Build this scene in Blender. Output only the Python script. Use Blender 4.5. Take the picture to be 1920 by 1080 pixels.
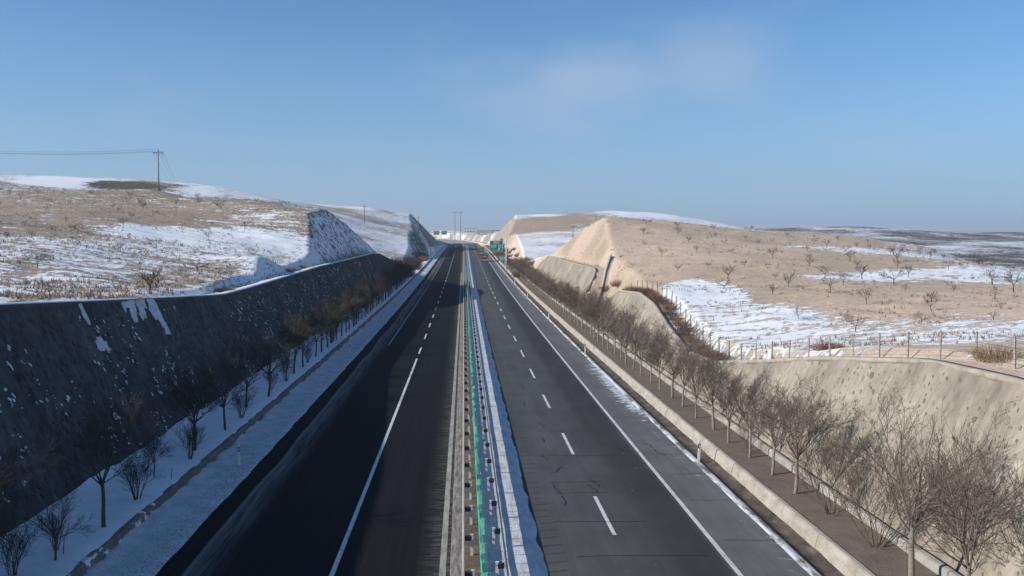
import bpy, bmesh, math, random
import numpy as np
from mathutils import Vector

for _o in list(bpy.data.objects):
    bpy.data.objects.remove(_o, do_unlink=True)
SC = bpy.context.scene
COL = SC.collection
R = math.radians

# ------------------------------------------------------------------ camera
CAM_H = 11.9
_cd = bpy.data.cameras.new('camera')
_cd.sensor_width = 36.0
_cd.lens = 34.3
_cd.clip_start = 0.1
_cd.clip_end = 20000
_cam = bpy.data.objects.new('camera', _cd)
COL.objects.link(_cam)
_cam.location = (0, 0, CAM_H)
_cam.rotation_euler = (R(90 - 2.63), 0, R(-2.815))
SC.camera = _cam

# ------------------------------------------------------------------ sky and sun
SUN_EL = 27.0
SUN_AZ_X, SUN_AZ_Y = -0.970, -0.242         # horizontal direction towards the sun
SC.world = bpy.data.worlds.new('World')
SC.world.use_nodes = True
_wt = SC.world.node_tree
_wt.nodes.clear()
_wo = _wt.nodes.new('ShaderNodeOutputWorld')
_bg = _wt.nodes.new('ShaderNodeBackground')
_sky = _wt.nodes.new('ShaderNodeTexSky')
_sky.sky_type = 'NISHITA'
_sky.sun_disc = False
_sky.sun_elevation = R(SUN_EL)
_sky.sun_rotation = math.atan2(SUN_AZ_X, SUN_AZ_Y)
_sky.altitude = 1600
_sky.air_density = 1.0
_sky.dust_density = 0.0
_sky.ozone_density = 5.0
SKY_S = 0.115
_bg.inputs['Strength'].default_value = SKY_S
_tc = _wt.nodes.new('ShaderNodeTexCoord')
# pale winter haze low over the whole horizon
_sx = _wt.nodes.new('ShaderNodeSeparateXYZ')
_hz = _wt.nodes.new('ShaderNodeMapRange')
_hz.interpolation_type = 'SMOOTHSTEP'
_hz.inputs['From Min'].default_value = 0.23
_hz.inputs['From Max'].default_value = -0.04
_hz.inputs['To Max'].default_value = 0.97
_hm = _wt.nodes.new('ShaderNodeMixRGB')
_hm.inputs['Color2'].default_value = (0.248 / SKY_S, 0.372 / SKY_S, 0.560 / SKY_S, 1)
# thin high cloud
_mp = _wt.nodes.new('ShaderNodeMapping')
_mp.inputs['Scale'].default_value = (3.0, 3.0, 7.0)
_mp.inputs['Location'].default_value = (0.35, 0.2, 0.0)
_ns = _wt.nodes.new('ShaderNodeTexNoise')
_ns.inputs['Scale'].default_value = 1.6
_ns.inputs['Detail'].default_value = 5
_ns.inputs['Roughness'].default_value = 0.55
_mr = _wt.nodes.new('ShaderNodeMapRange')
_mr.inputs['From Min'].default_value = 0.52
_mr.inputs['From Max'].default_value = 0.80
_mr.inputs['To Max'].default_value = 0.30
_mx = _wt.nodes.new('ShaderNodeMixRGB')
_mx.inputs['Color2'].default_value = (0.37 / SKY_S, 0.48 / SKY_S, 0.65 / SKY_S, 1)
_wt.links.new(_tc.outputs['Generated'], _sx.inputs[0])
_wt.links.new(_sx.outputs[2], _hz.inputs['Value'])
_wt.links.new(_hz.outputs['Result'], _hm.inputs['Fac'])
_tn = _wt.nodes.new('ShaderNodeMixRGB')
_tn.blend_type = 'MULTIPLY'
_tn.inputs['Fac'].default_value = 1.0
_tn.inputs['Color2'].default_value = (0.86, 1.04, 1.06, 1)
_wt.links.new(_sky.outputs['Color'], _tn.inputs['Color1'])
_wt.links.new(_tn.outputs['Color'], _hm.inputs['Color1'])
_wt.links.new(_tc.outputs['Generated'], _mp.inputs['Vector'])
_wt.links.new(_mp.outputs['Vector'], _ns.inputs['Vector'])
_wt.links.new(_ns.outputs['Fac'], _mr.inputs['Value'])
_last = _mr.outputs['Result']
for _dx, _dz, _rx, _rz, _amt in ((0.110, 0.150, 0.120, 0.045, 0.72), (0.250, 0.172, 0.075, 0.040, 0.50)):
    _mm = _wt.nodes.new('ShaderNodeMapping')
    _mm.inputs['Location'].default_value = (-_dx / _rx, 0, -_dz / _rz)
    _mm.inputs['Scale'].default_value = (1 / _rx, 0, 1 / _rz)
    _wt.links.new(_tc.outputs['Generated'], _mm.inputs['Vector'])
    _vl = _wt.nodes.new('ShaderNodeVectorMath')
    _vl.operation = 'LENGTH'
    _wt.links.new(_mm.outputs['Vector'], _vl.inputs[0])
    _ad = _wt.nodes.new('ShaderNodeMath')
    _ad.operation = 'MULTIPLY_ADD'
    _ad.inputs[1].default_value = -2.6
    _wt.links.new(_ns.outputs['Fac'], _ad.inputs[0])
    _wt.links.new(_vl.outputs['Value'], _ad.inputs[2])
    _r2 = _wt.nodes.new('ShaderNodeMapRange')
    _r2.interpolation_type = 'SMOOTHSTEP'
    _r2.inputs['From Min'].default_value = 0.1
    _r2.inputs['From Max'].default_value = -1.3
    _r2.inputs['To Max'].default_value = _amt
    _wt.links.new(_ad.outputs[0], _r2.inputs['Value'])
    _mxm = _wt.nodes.new('ShaderNodeMath')
    _mxm.operation = 'MAXIMUM'
    _wt.links.new(_last, _mxm.inputs[0])
    _wt.links.new(_r2.outputs['Result'], _mxm.inputs[1])
    _last = _mxm.outputs[0]
_wt.links.new(_last, _mx.inputs['Fac'])
_wt.links.new(_hm.outputs['Color'], _mx.inputs['Color1'])
_wt.links.new(_mx.outputs['Color'], _bg.inputs['Color'])
_wt.links.new(_bg.outputs['Background'], _wo.inputs['Surface'])

_ld = bpy.data.lights.new('sun', 'SUN')
_ld.energy = 5.0
_ld.angle = R(0.53)
_ld.color = (1.0, 0.93, 0.84)
_sun = bpy.data.objects.new('sun', _ld)
COL.objects.link(_sun)
_ce = math.cos(R(SUN_EL))
_sd = Vector((SUN_AZ_X * _ce, SUN_AZ_Y * _ce, math.sin(R(SUN_EL)))).normalized()
_sun.rotation_euler = _sd.to_track_quat('Z', 'Y').to_euler()
_sun.location = (-60, -40, 80)

SC.view_settings.view_transform = 'Standard'
SC.view_settings.look = 'None'
SC.view_settings.gamma = 1.0
SC.view_settings.use_curve_mapping = False
SC.view_settings.exposure = 0.12

# ------------------------------------------------------------------ helpers
rnd = random.Random(7)


def tag(o, label=None, cat=None, group=None, kind=None):
    if label: o['label'] = label
    if cat: o['category'] = cat
    if group: o['group'] = group
    if kind: o['kind'] = kind
    return o


def empty(name, loc=(0, 0, 0), rz=0.0):
    o = bpy.data.objects.new(name, None)
    o.empty_display_size = 0.2
    o.location = loc
    o.rotation_euler = (0, 0, rz)
    COL.objects.link(o)
    return o


def link_mesh(name, me, parent=None, loc=(0, 0, 0)):
    o = bpy.data.objects.new(name, me)
    COL.objects.link(o)
    o.location = loc
    if parent is not None:
        o.parent = parent
    return o


def mesh_np(name, V, F, mat, smooth=False):
    """V (n,3) array, F (m,k) array of quads or tris."""
    V = np.asarray(V, dtype=np.float32)
    F = np.asarray(F, dtype=np.int32)
    me = bpy.data.meshes.new(name)
    me.vertices.add(len(V))
    me.vertices.foreach_set('co', V.ravel())
    k = F.shape[1]
    me.loops.add(F.size)
    me.loops.foreach_set('vertex_index', F.ravel())
    me.polygons.add(len(F))
    me.polygons.foreach_set('loop_start', np.arange(0, F.size, k, dtype=np.int32))
    if smooth:
        me.polygons.foreach_set('use_smooth', np.ones(len(F), dtype=bool))
    me.update(calc_edges=True)
    me.validate()
    if mat is not None:
        me.materials.append(mat)
    return me


class MB:
    """collects simple shapes, built as one mesh"""
    def __init__(self):
        self.v = []
        self.f = []

    def box(self, c, s, rz=0.0):
        x, y, z = s[0] / 2, s[1] / 2, s[2] / 2
        n = len(self.v)
        cr, sr = math.cos(rz), math.sin(rz)
        for dx, dy, dz in ((-x, -y, -z), (x, -y, -z), (x, y, -z), (-x, y, -z), (-x, -y, z), (x, -y, z), (x, y, z), (-x, y, z)):
            self.v.append((c[0] + dx * cr - dy * sr, c[1] + dx * sr + dy * cr, c[2] + dz))
        for q in ((0, 3, 2, 1), (4, 5, 6, 7), (0, 1, 5, 4), (1, 2, 6, 5), (2, 3, 7, 6), (3, 0, 4, 7)):
            self.f.append(tuple(n + i for i in q))
        return self

    def prism(self, pts, a0, a1, axis='y'):
        """polygon pts (2D) extruded along an axis. axis y: pts=(x,z); axis x: pts=(y,z); axis z: pts=(x,y)"""
        n = len(self.v)
        k = len(pts)
        for a in (a0, a1):
            for p in pts:
                if axis == 'y': self.v.append((p[0], a, p[1]))
                elif axis == 'x': self.v.append((a, p[0], p[1]))
                else: self.v.append((p[0], p[1], a))
        self.f.append(tuple(n + i for i in range(k - 1, -1, -1)))
        self.f.append(tuple(n + k + i for i in range(k)))
        for i in range(k):
            j = (i + 1) % k
            self.f.append((n + i, n + j, n + k + j, n + k + i))
        return self

    def tube(self, pts, rad, sides=6, cap=True):
        n0 = len(self.v)
        pts = [Vector(p) for p in pts]
        if not isinstance(rad, (list, tuple)):
            rad = [rad] * len(pts)
        u = None
        for i, p in enumerate(pts):
            if i == 0: t = pts[1] - p
            elif i == len(pts) - 1: t = p - pts[i - 1]
            else: t = pts[i + 1] - pts[i - 1]
            if t.length < 1e-9: t = Vector((0, 0, 1))
            t.normalize()
            if u is None:
                u = t.cross(Vector((0.31, 0.95, 0.1)))
                if u.length < 1e-3: u = t.cross(Vector((1, 0, 0)))
            else:
                u = u - t * u.dot(t)
            u.normalize()
            w = t.cross(u)
            for s in range(sides):
                a = 2 * math.pi * s / sides
                q = p + (u * math.cos(a) + w * math.sin(a)) * rad[i]
                self.v.append((q.x, q.y, q.z))
        for i in range(len(pts) - 1):
            for s in range(sides):
                s2 = (s + 1) % sides
                a, b = n0 + i * sides, n0 + (i + 1) * sides
                self.f.append((a + s, a + s2, b + s2, b + s))
        if cap:
            self.f.append(tuple(n0 + s for s in range(sides - 1, -1, -1)))
            e = n0 + (len(pts) - 1) * sides
            self.f.append(tuple(e + s for s in range(sides)))
        return self

    def cyl(self, c, r, h, axis='z', sides=12):
        c = Vector(c)
        d = {'x': Vector((1, 0, 0)), 'y': Vector((0, 1, 0)), 'z': Vector((0, 0, 1))}[axis] * (h / 2)
        return self.tube([c - d, c + d], r, sides)

    def mesh(self, name, mat, smooth=False):
        me = bpy.data.meshes.new(name)
        me.from_pydata(self.v, [], self.f)
        if smooth:
            me.polygons.foreach_set('use_smooth', np.ones(len(me.polygons), dtype=bool))
        if mat is not None:
            me.materials.append(mat)
        me.update()
        return me

    def build(self, name, mat, parent=None, loc=(0, 0, 0), smooth=False, bevel=0.0):
        o = link_mesh(name, self.mesh(name, mat, smooth), parent, loc)
        if bevel:
            m = o.modifiers.new('bevel', 'BEVEL')
            m.width = bevel
            m.segments = 2
            m.limit_method = 'ANGLE'
        return o


def copy_tree(o, parent=None):
    c = o.copy()
    COL.objects.link(c)
    c.parent = parent
    for ch in list(o.children):
        copy_tree(ch, c)
    return c


def _hash(ix, iy, seed):
    h = (ix.astype(np.int64) * 374761393 + iy.astype(np.int64) * 668265263 + seed * 1442695041) & 0x7fffffff
    h = ((h ^ (h >> 13)) * 1274126177) & 0x7fffffff
    h = (h ^ (h >> 16)) & 0xffff
    return h / 65535.0


def vnoise(x, y, seed=0):
    x = np.asarray(x, dtype=float)
    y = np.asarray(y, dtype=float)
    ix, iy = np.floor(x), np.floor(y)
    fx, fy = x - ix, y - iy
    fx = fx * fx * (3 - 2 * fx)
    fy = fy * fy * (3 - 2 * fy)
    ix = ix.astype(np.int64)
    iy = iy.astype(np.int64)
    a, b = _hash(ix, iy, seed), _hash(ix + 1, iy, seed)
    c, d = _hash(ix, iy + 1, seed), _hash(ix + 1, iy + 1, seed)
    return (a + (b - a) * fx) * (1 - fy) + (c + (d - c) * fx) * fy


def fbm(x, y, seed=0, oct=4):
    s, a, t = 0.0, 0.5, 0.0
    for k in range(oct):
        s = s + a * vnoise(np.asarray(x) * 2 ** k, np.asarray(y) * 2 ** k, seed + 17 * k)
        t += a
        a *= 0.5
    return s / t


def sstep(a, b, x):
    t = np.clip((np.asarray(x, dtype=float) - a) / (b - a), 0, 1)
    return t * t * (3 - 2 * t)


_U = ['', 'first', 'second', 'third', 'fourth', 'fifth', 'sixth', 'seventh', 'eighth', 'ninth', 'tenth', 'eleventh', 'twelfth',
      'thirteenth', 'fourteenth', 'fifteenth', 'sixteenth', 'seventeenth', 'eighteenth', 'nineteenth']
_T = {20: ('twentieth', 'twenty'), 30: ('thirtieth', 'thirty'), 40: ('fortieth', 'forty'), 50: ('fiftieth', 'fifty'), 60: ('sixtieth', 'sixty'), 70: ('seventieth', 'seventy'), 80: ('eightieth', 'eighty')}


def nth(k):
    """1 -> first"""
    if k < 20: return _U[k]
    d = k - k % 10
    return _T[d][0] if k == d else _T[d][1] + '-' + _U[k % 10]


ORD = [nth(k) for k in range(1, 88)]

# ------------------------------------------------------------------ materials
MATS = {}


class NT:
    def __init__(self, name, rough=0.8, spec=0.2, metal=0.0):
        self.m = bpy.data.materials.new(name)
        self.m.use_nodes = True
        self.t = self.m.node_tree
        self.b = self.t.nodes['Principled BSDF']
        self.b.inputs['Roughness'].default_value = rough
        self.b.inputs['Specular IOR Level'].default_value = spec
        self.b.inputs['Metallic'].default_value = metal
        MATS[name] = self.m

    def n(self, typ, **kw):
        nd = self.t.nodes.new(typ)
        for k, v in kw.items():
            setattr(nd, k, v)
        return nd

    def l(self, a, b):
        self.t.links.new(a, b)

    def pos(self, scale=(1, 1, 1), obj=False):
        if obj:
            src = self.n('ShaderNodeTexCoord').outputs['Object']
        else:
            src = self.n('ShaderNodeNewGeometry').outputs['Position']
        mp = self.n('ShaderNodeMapping')
        mp.inputs['Scale'].default_value = scale
        self.l(src, mp.inputs['Vector'])
        return mp.outputs['Vector']

    def noise(self, vec, scale=1.0, detail=4, rough=0.6):
        nd = self.n('ShaderNodeTexNoise')
        nd.inputs['Scale'].default_value = scale
        nd.inputs['Detail'].default_value = detail
        nd.inputs['Roughness'].default_value = rough
        self.l(vec, nd.inputs['Vector'])
        return nd.outputs['Fac']

    def math(self, op, a, b=None, c=None, clamp=False):
        nd = self.n('ShaderNodeMath', operation=op, use_clamp=clamp)
        for i, v in enumerate((a, b, c)):
            if v is None: continue
            if isinstance(v, (int, float)): nd.inputs[i].default_value = v
            else: self.l(v, nd.inputs[i])
        return nd.outputs[0]

    def ramp(self, fac, stops, interp='LINEAR'):
        nd = self.n('ShaderNodeValToRGB')
        cr = nd.color_ramp
        cr.interpolation = interp
        while len(cr.elements) < len(stops):
            cr.elements.new(0.5)
        for e, (p, c) in zip(cr.elements, stops):
            e.position = p
            if isinstance(c, (int, float)): c = (c, c, c)
            e.color = (c[0], c[1], c[2], 1)
        self.l(fac, nd.inputs['Fac'])
        return nd.outputs['Color']

    def mapr(self, v, a, b, c=0.0, d=1.0, smooth=False):
        nd = self.n('ShaderNodeMapRange')
        nd.interpolation_type = 'SMOOTHSTEP' if smooth else 'LINEAR'
        for nm, x in (('From Min', a), ('From Max', b), ('To Min', c), ('To Max', d)):
            if isinstance(x, (int, float)): nd.inputs[nm].default_value = x
            else: self.l(x, nd.inputs[nm])
        self.l(v, nd.inputs['Value'])
        return nd.outputs['Result']

    def mix(self, fac, a, b, typ='MIX'):
        nd = self.n('ShaderNodeMixRGB', blend_type=typ)
        for nm, x in (('Fac', fac), ('Color1', a), ('Color2', b)):
            if isinstance(x, (int, float)): nd.inputs[nm].default_value = x if nm == 'Fac' else (x, x, x, 1)
            elif isinstance(x, tuple): nd.inputs[nm].default_value = (x[0], x[1], x[2], 1)
            else: self.l(x, nd.inputs[nm])
        return nd.outputs['Color']

    def color(self, c):
        if isinstance(c, tuple): self.b.inputs['Base Color'].default_value = (c[0], c[1], c[2], 1)
        else: self.l(c, self.b.inputs['Base Color'])

    def bump(self, h, strength=0.5, dist=0.05):
        nd = self.n('ShaderNodeBump')
        nd.inputs['Strength'].default_value = strength
        nd.inputs['Distance'].default_value = dist
        self.l(h, nd.inputs['Height'])
        self.l(nd.outputs['Normal'], self.b.inputs['Normal'])

    def sep(self):
        g = self.n('ShaderNodeNewGeometry')
        s = self.n('ShaderNodeSeparateXYZ')
        self.l(g.outputs['Position'], s.inputs[0])
        return s.outputs

    def attr(self, name):
        nd = self.n('ShaderNodeAttribute', attribute_name=name)
        s = self.n('ShaderNodeSeparateColor')
        self.l(nd.outputs['Color'], s.inputs[0])
        return s.outputs


def simple(name, col, rough=0.7, spec=0.25, metal=0.0, var=0.25, scale=3.0, bump=0.0):
    t = NT(name, rough, spec, metal)
    n1 = t.noise(t.pos(obj=True), scale, 5, 0.65)
    k = t.mapr(n1, 0.3, 0.7, 1 - var, 1 + var)
    t.color(t.mix(1.0, col, k, 'MULTIPLY'))
    if bump: t.bump(n1, bump, 0.02)
    return t.m


SNOW_C = (0.80, 0.83, 0.86)


def make_materials():
    # --- natural ground: bare loess soil under broken snow
    t = NT('ground', 0.95, 0.05)
    a = t.attr('cover')
    nf = t.noise(t.pos((0.22, 1.0, 0.8)), 1.15, 5, 0.62)
    nk = t.noise(t.pos((1.0, 1.0, 1.0)), 1.5, 6, 0.66)
    nl = t.noise(t.pos((0.06, 0.06, 0.06)), 1.0, 3, 0.5)
    ns = t.noise(t.pos((0.7, 1, 1)), 2.6, 6, 0.75)
    soil = t.ramp(ns, [(0.30, (0.26, 0.195, 0.15)), (0.46, (0.54, 0.425, 0.335)), (0.56, (0.61, 0.49, 0.39)), (0.72, (0.76, 0.65, 0.55))])
    soil2 = t.ramp(nl, [(0.3, (0.50, 0.41, 0.33)), (0.7, (0.60, 0.465, 0.365))])
    soil = t.mix(0.4, soil, soil2)
    dark = t.ramp(ns, [(0.3, (0.05, 0.045, 0.042)), (0.7, (0.115, 0.10, 0.085))])
    soil = t.mix(a[1], soil, dark)
    grass = t.ramp(ns, [(0.3, (0.16, 0.14, 0.075)), (0.7, (0.30, 0.27, 0.16))])
    soil = t.mix(a[2], soil, grass)
    nb_ = t.noise(t.pos((0.5, 1.0, 1.0)), 0.22, 5, 0.68)
    nn = t.math('ADD', t.math('MULTIPLY', nf, 0.42), t.math('ADD', t.math('MULTIPLY', nk, 0.38), t.math('MULTIPLY', nb_, 0.2)))
    th = t.mapr(a[0], 0.0, 1.0, 0.655, 0.325)
    m = t.mapr(nn, t.math('SUBTRACT', th, 0.022), t.math('ADD', th, 0.022), 0, 1, True)
    snow = t.mix(t.math('MULTIPLY', ns, 0.25), SNOW_C, (0.70, 0.73, 0.76))
    t.color(t.mix(m, soil, snow))
    t.bump(t.math('ADD', nn, t.math('MULTIPLY', m, 0.25)), 0.7, 0.35)

    # --- snow sheets
    t = NT('snow', 0.75, 0.25)
    n1 = t.noise(t.pos(), 1.2, 5, 0.6)
    n2 = t.noise(t.pos(), 14.0, 3, 0.7)
    t.color(t.ramp(n1, [(0.3, (0.70, 0.73, 0.77)), (0.7, (0.84, 0.86, 0.88))]))
    t.bump(t.math('ADD', n1, t.math('MULTIPLY', n2, 0.25)), 0.55, 0.08)
    t = NT('snow_old', 0.75, 0.2)
    n1 = t.noise(t.pos((1.5, 0.5, 1)), 1.6, 5, 0.65)
    n2 = t.noise(t.pos(), 12.0, 4, 0.7)
    c = t.ramp(n1, [(0.3, (0.42, 0.45, 0.48)), (0.6, (0.66, 0.68, 0.71))])
    t.color(t.mix(t.mapr(n2, 0.60, 0.70, 0, 0.6), c, (0.20, 0.19, 0.18)))
    t.bump(t.math('ADD', n1, t.math('MULTIPLY', n2, 0.4)), 0.7, 0.09)
    # rough ploughed snow, grit in it; base colour darkened to paint the wall's shade
    t = NT('snow_gritty_shaded', 0.8, 0.2)
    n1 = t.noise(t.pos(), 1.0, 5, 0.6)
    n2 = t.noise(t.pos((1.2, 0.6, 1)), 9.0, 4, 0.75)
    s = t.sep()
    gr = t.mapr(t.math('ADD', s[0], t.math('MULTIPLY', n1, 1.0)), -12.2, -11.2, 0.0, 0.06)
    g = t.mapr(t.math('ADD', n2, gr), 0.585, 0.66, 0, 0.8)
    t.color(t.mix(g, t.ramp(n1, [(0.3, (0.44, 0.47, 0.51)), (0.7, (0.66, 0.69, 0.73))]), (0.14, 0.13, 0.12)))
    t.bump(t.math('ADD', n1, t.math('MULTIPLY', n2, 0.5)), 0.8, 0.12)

    # --- left carriageway: dark, newer asphalt, dust towards both edges
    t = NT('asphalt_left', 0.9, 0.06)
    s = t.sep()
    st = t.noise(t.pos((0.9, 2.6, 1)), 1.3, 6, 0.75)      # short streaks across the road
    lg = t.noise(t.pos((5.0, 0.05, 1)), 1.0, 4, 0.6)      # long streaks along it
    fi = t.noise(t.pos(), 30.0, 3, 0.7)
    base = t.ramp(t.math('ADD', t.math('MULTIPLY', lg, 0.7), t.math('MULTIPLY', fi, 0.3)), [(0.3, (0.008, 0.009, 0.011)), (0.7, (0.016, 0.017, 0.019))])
    dust = (0.24, 0.225, 0.21)
    e1 = t.math('MULTIPLY', t.mapr(s[0], -2.0, -0.5, 0, 1.0, True), t.mapr(st, 0.42, 0.62, 0.1, 1.0))
    edge = t.math('ADD', s[0], t.math('MULTIPLY', t.noise(t.pos((0, 0.04, 0)), 1.0, 2, 0.5), 1.0))
    e2 = t.math('MULTIPLY', t.mapr(edge, -8.0, -9.2, 0, 1.0, True), t.mapr(edge, -9.62, -9.50, 0, 1.0, True))
    e3 = t.math('MULTIPLY', t.mapr(edge, -9.30, -9.42, 0, 1.0, True), t.mapr(edge, -9.62, -9.52, 0, 1.0, True))
    e2 = t.math('MULTIPLY', e2, t.mapr(t.noise(t.pos((4.0, 0.15, 1)), 1.0, 5, 0.75), 0.35, 0.65, 0.1, 0.75))
    e2 = t.math('MAXIMUM', e2, t.math('MULTIPLY', e3, t.mapr(fi, 0.3, 0.7, 0.4, 1.0)))
    f = t.math('MAXIMUM', t.math('MULTIPLY', e1, 0.5), e2)
    t.color(t.mix(f, base, dust))
    t.bump(fi, 0.25, 0.01)

    # --- right carriageway: older grey asphalt, one lane resurfaced darker, pale hard shoulder
    t = NT('asphalt_right', 0.85, 0.15)
    s = t.sep()
    lg = t.noise(t.pos((3.0, 0.04, 1)), 1.0, 4, 0.6)
    mo = t.noise(t.pos((0.5, 0.25, 1)), 1.0, 5, 0.6)
    fi = t.noise(t.pos(), 34.0, 3, 0.7)
    x = t.math('ADD', s[0], t.math('MULTIPLY', t.math('SUBTRACT', lg, 0.5), 0.5))
    c = t.ramp(t.math('DIVIDE', x, 13.0), [(0.10, 0.072), (0.30, 0.084), (0.46, 0.080), (0.56, 0.070), (0.62, 0.046), (0.735, 0.044), (0.765, 0.125), (1.0, 0.150)])
    k = t.mapr(t.math('ADD', t.math('MULTIPLY', mo, 0.45), t.math('ADD', t.math('MULTIPLY', fi, 0.3), t.math('MULTIPLY', lg, 0.25))), 0.32, 0.68, 0.66, 1.34)
    c = t.mix(1.0, c, k, 'MULTIPLY')
    c = t.mix(1.0, c, (0.97, 1.0, 1.0), 'MULTIPLY')
    # frost lying on the hard shoulder in a few places
    fr = t.noise(t.pos((1.1, 2.2, 1)), 1.5, 5, 0.65)
    frx = t.mapr(s[0], 10.6, 12.4, 0.0, 1.0, True)
    wv = t.noise(t.pos((0, 0.02, 0)), 1.0, 2, 0.5)
    fry = t.math('MULTIPLY', t.mapr(s[1], 60, 70, 0, 1, True), t.mapr(s[1], 105, 84, 0, 1, True))
    fry = t.math('MAXIMUM', fry, t.math('MULTIPLY', t.mapr(s[1], 150, 190, 0, 1), 0.55))
    fm = t.math('ADD', fr, t.math('MULTIPLY', t.math('MULTIPLY', frx, t.math('MAXIMUM', fry, 0.28)), 0.30))
    fm = t.mapr(fm, 0.68, 0.76, 0, 0.85, True)
    t.color(t.mix(fm, c, (0.62, 0.67, 0.72)))
    t.bump(fi, 0.25, 0.01)

    t = NT('asphalt_far', 0.85, 0.1)
    n1 = t.noise(t.pos((0.3, 0.02, 1)), 1.0, 4, 0.6)
    t.color(t.ramp(n1, [(0.3, (0.26, 0.27, 0.27)), (0.7, (0.40, 0.40, 0.39))]))

    t = NT('line_paint', 0.6, 0.3)
    n1 = t.noise(t.pos((2, 0.7, 1)), 2.2, 5, 0.75)
    n2 = t.noise(t.pos(), 18.0, 3, 0.7)
    f = t.mapr(t.math('ADD', t.math('MULTIPLY', n1, 0.6), t.math('MULTIPLY', n2, 0.4)), 0.50, 0.64, 0, 0.85)
    t.color(t.mix(f, (0.64, 0.64, 0.62), (0.18, 0.18, 0.18)))
    t = NT('line_worn', 0.7, 0.2)
    n1 = t.noise(t.pos((2, 0.4, 1)), 2.2, 5, 0.75)
    f = t.mapr(n1, 0.35, 0.65, 0, 1)
    t.color(t.mix(f, (0.42, 0.41, 0.38), (0.22, 0.21, 0.19)))
    t.b.inputs['Roughness'].default_value = 0.9
    simple('crack_tar', (0.012, 0.012, 0.013), 0.6, 0.3, 0, 0.3)

    t = NT('median_dirt', 0.95, 0.05)
    n1 = t.noise(t.pos(), 2.2, 6, 0.65)
    n2 = t.noise(t.pos(), 12.0, 4, 0.7)
    s = t.sep()
    c = t.ramp(n1, [(0.3, (0.085, 0.068, 0.055)), (0.55, (0.15, 0.12, 0.097)), (0.75, (0.24, 0.205, 0.17))])
    cg = t.ramp(t.noise(t.pos((6, 0.6, 1)), 1.5, 5, 0.7), [(0.35, (0.09, 0.085, 0.08)), (0.65, (0.27, 0.26, 0.245))])
    c = t.mix(t.mapr(s[0], 0.02, -0.06, 0, 1), c, cg)
    sp = t.mapr(n2, 0.66, 0.70, 0, 0.7)
    t.color(t.mix(sp, c, (0.65, 0.66, 0.66)))
    t.bump(t.math('ADD', n1, t.math('MULTIPLY', n2, 0.4)), 0.8, 0.06)

    t = NT('gutter_dirt', 0.95, 0.05)
    n1 = t.noise(t.pos((1, 0.5, 1)), 1.8, 6, 0.65)
    c = t.ramp(n1, [(0.3, (0.05, 0.045, 0.042)), (0.55, (0.12, 0.10, 0.085)), (0.75, (0.22, 0.18, 0.14))])
    t.color(c)
    t.bump(n1, 0.8, 0.06)
    t = NT('gutter_edge', 0.85, 0.15)
    n1 = t.noise(t.pos((1.4, 0.28, 1)), 1.1, 5, 0.7)
    f = t.mapr(n1, 0.38, 0.54, 0, 1, True)
    t.color(t.mix(f, (0.20, 0.19, 0.18), (0.74, 0.77, 0.80)))
    t.bump(n1, 0.6, 0.04)

    t = NT('verge_soil', 0.95, 0.05)
    n1 = t.noise(t.pos(), 1.0, 6, 0.62)
    n2 = t.noise(t.pos((0.25, 0.06, 1)), 1.0, 3, 0.5)
    n3 = t.noise(t.pos(), 11.0, 4, 0.7)
    c = t.ramp(t.math('ADD', t.math('MULTIPLY', n1, 0.6), t.math('MULTIPLY', n3, 0.4)), [(0.3, (0.095, 0.08, 0.068)), (0.6, (0.175, 0.148, 0.122)), (0.8, (0.25, 0.215, 0.175))])
    c = t.mix(t.mapr(n2, 0.3, 0.7, 0, 0.5), c, (0.21, 0.175, 0.135))
    t.color(c)
    t.bump(t.math('ADD', n1, t.math('MULTIPLY', n3, 0.5)), 0.8, 0.08)

    # --- masonry
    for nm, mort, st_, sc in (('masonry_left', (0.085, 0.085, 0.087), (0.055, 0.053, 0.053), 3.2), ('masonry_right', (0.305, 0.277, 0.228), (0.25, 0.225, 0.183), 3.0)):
        t = NT(nm, 0.95, 0.05)
        v = t.n('ShaderNodeTexVoronoi', feature='F1')
        v.inputs['Scale'].default_value = sc
        v.inputs['Randomness'].default_value = 0.9
        t.l(t.pos((1, 0.9, 0.7)), v.inputs['Vector'])
        ve = t.n('ShaderNodeTexVoronoi', feature='DISTANCE_TO_EDGE')
        ve.inputs['Scale'].default_value = sc
        ve.inputs['Randomness'].default_value = 0.9
        t.l(t.pos((1, 0.9, 0.7)), ve.inputs['Vector'])
        n1 = t.noise(t.pos(), 0.28, 5, 0.6)
        n2 = t.noise(t.pos((1.6, 1.6, 0.35)), 1.2, 4, 0.7)
        sepc = t.n('ShaderNodeSeparateColor')
        t.l(v.outputs['Color'], sepc.inputs[0])
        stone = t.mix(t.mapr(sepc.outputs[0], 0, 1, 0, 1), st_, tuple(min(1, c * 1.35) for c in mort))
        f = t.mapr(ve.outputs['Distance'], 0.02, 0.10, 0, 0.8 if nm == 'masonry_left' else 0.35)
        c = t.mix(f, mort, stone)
        c = t.mix(1.0, c, t.mapr(n1, 0.3, 0.7, 0.72, 1.25), 'MULTIPLY')
        n5 = t.noise(t.pos((0.6, 1.3, 0.12)), 1.0, 5, 0.7)
        c = t.mix(1.0, c, t.mapr(n5, 0.42, 0.66, 1.04, 0.86), 'MULTIPLY')
        c = t.mix(1.0, c, t.mapr(n2, 0.35, 0.65, 0.84, 1.1), 'MULTIPLY')
        t.color(c)
        t.bump(t.math('ADD', t.math('MULTIPLY', f, 0.4), n2), 0.6, 0.06)
    simple('stone_dark', (0.17, 0.145, 0.115), 0.95, 0.05, 0, 0.45, 4.0)
    simple('stone_mid', (0.24, 0.212, 0.17), 0.95, 0.05, 0, 0.4, 4.0)
    simple('stone_wall_left', (0.065, 0.063, 0.062), 0.95, 0.05, 0, 0.4, 4.0)
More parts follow.
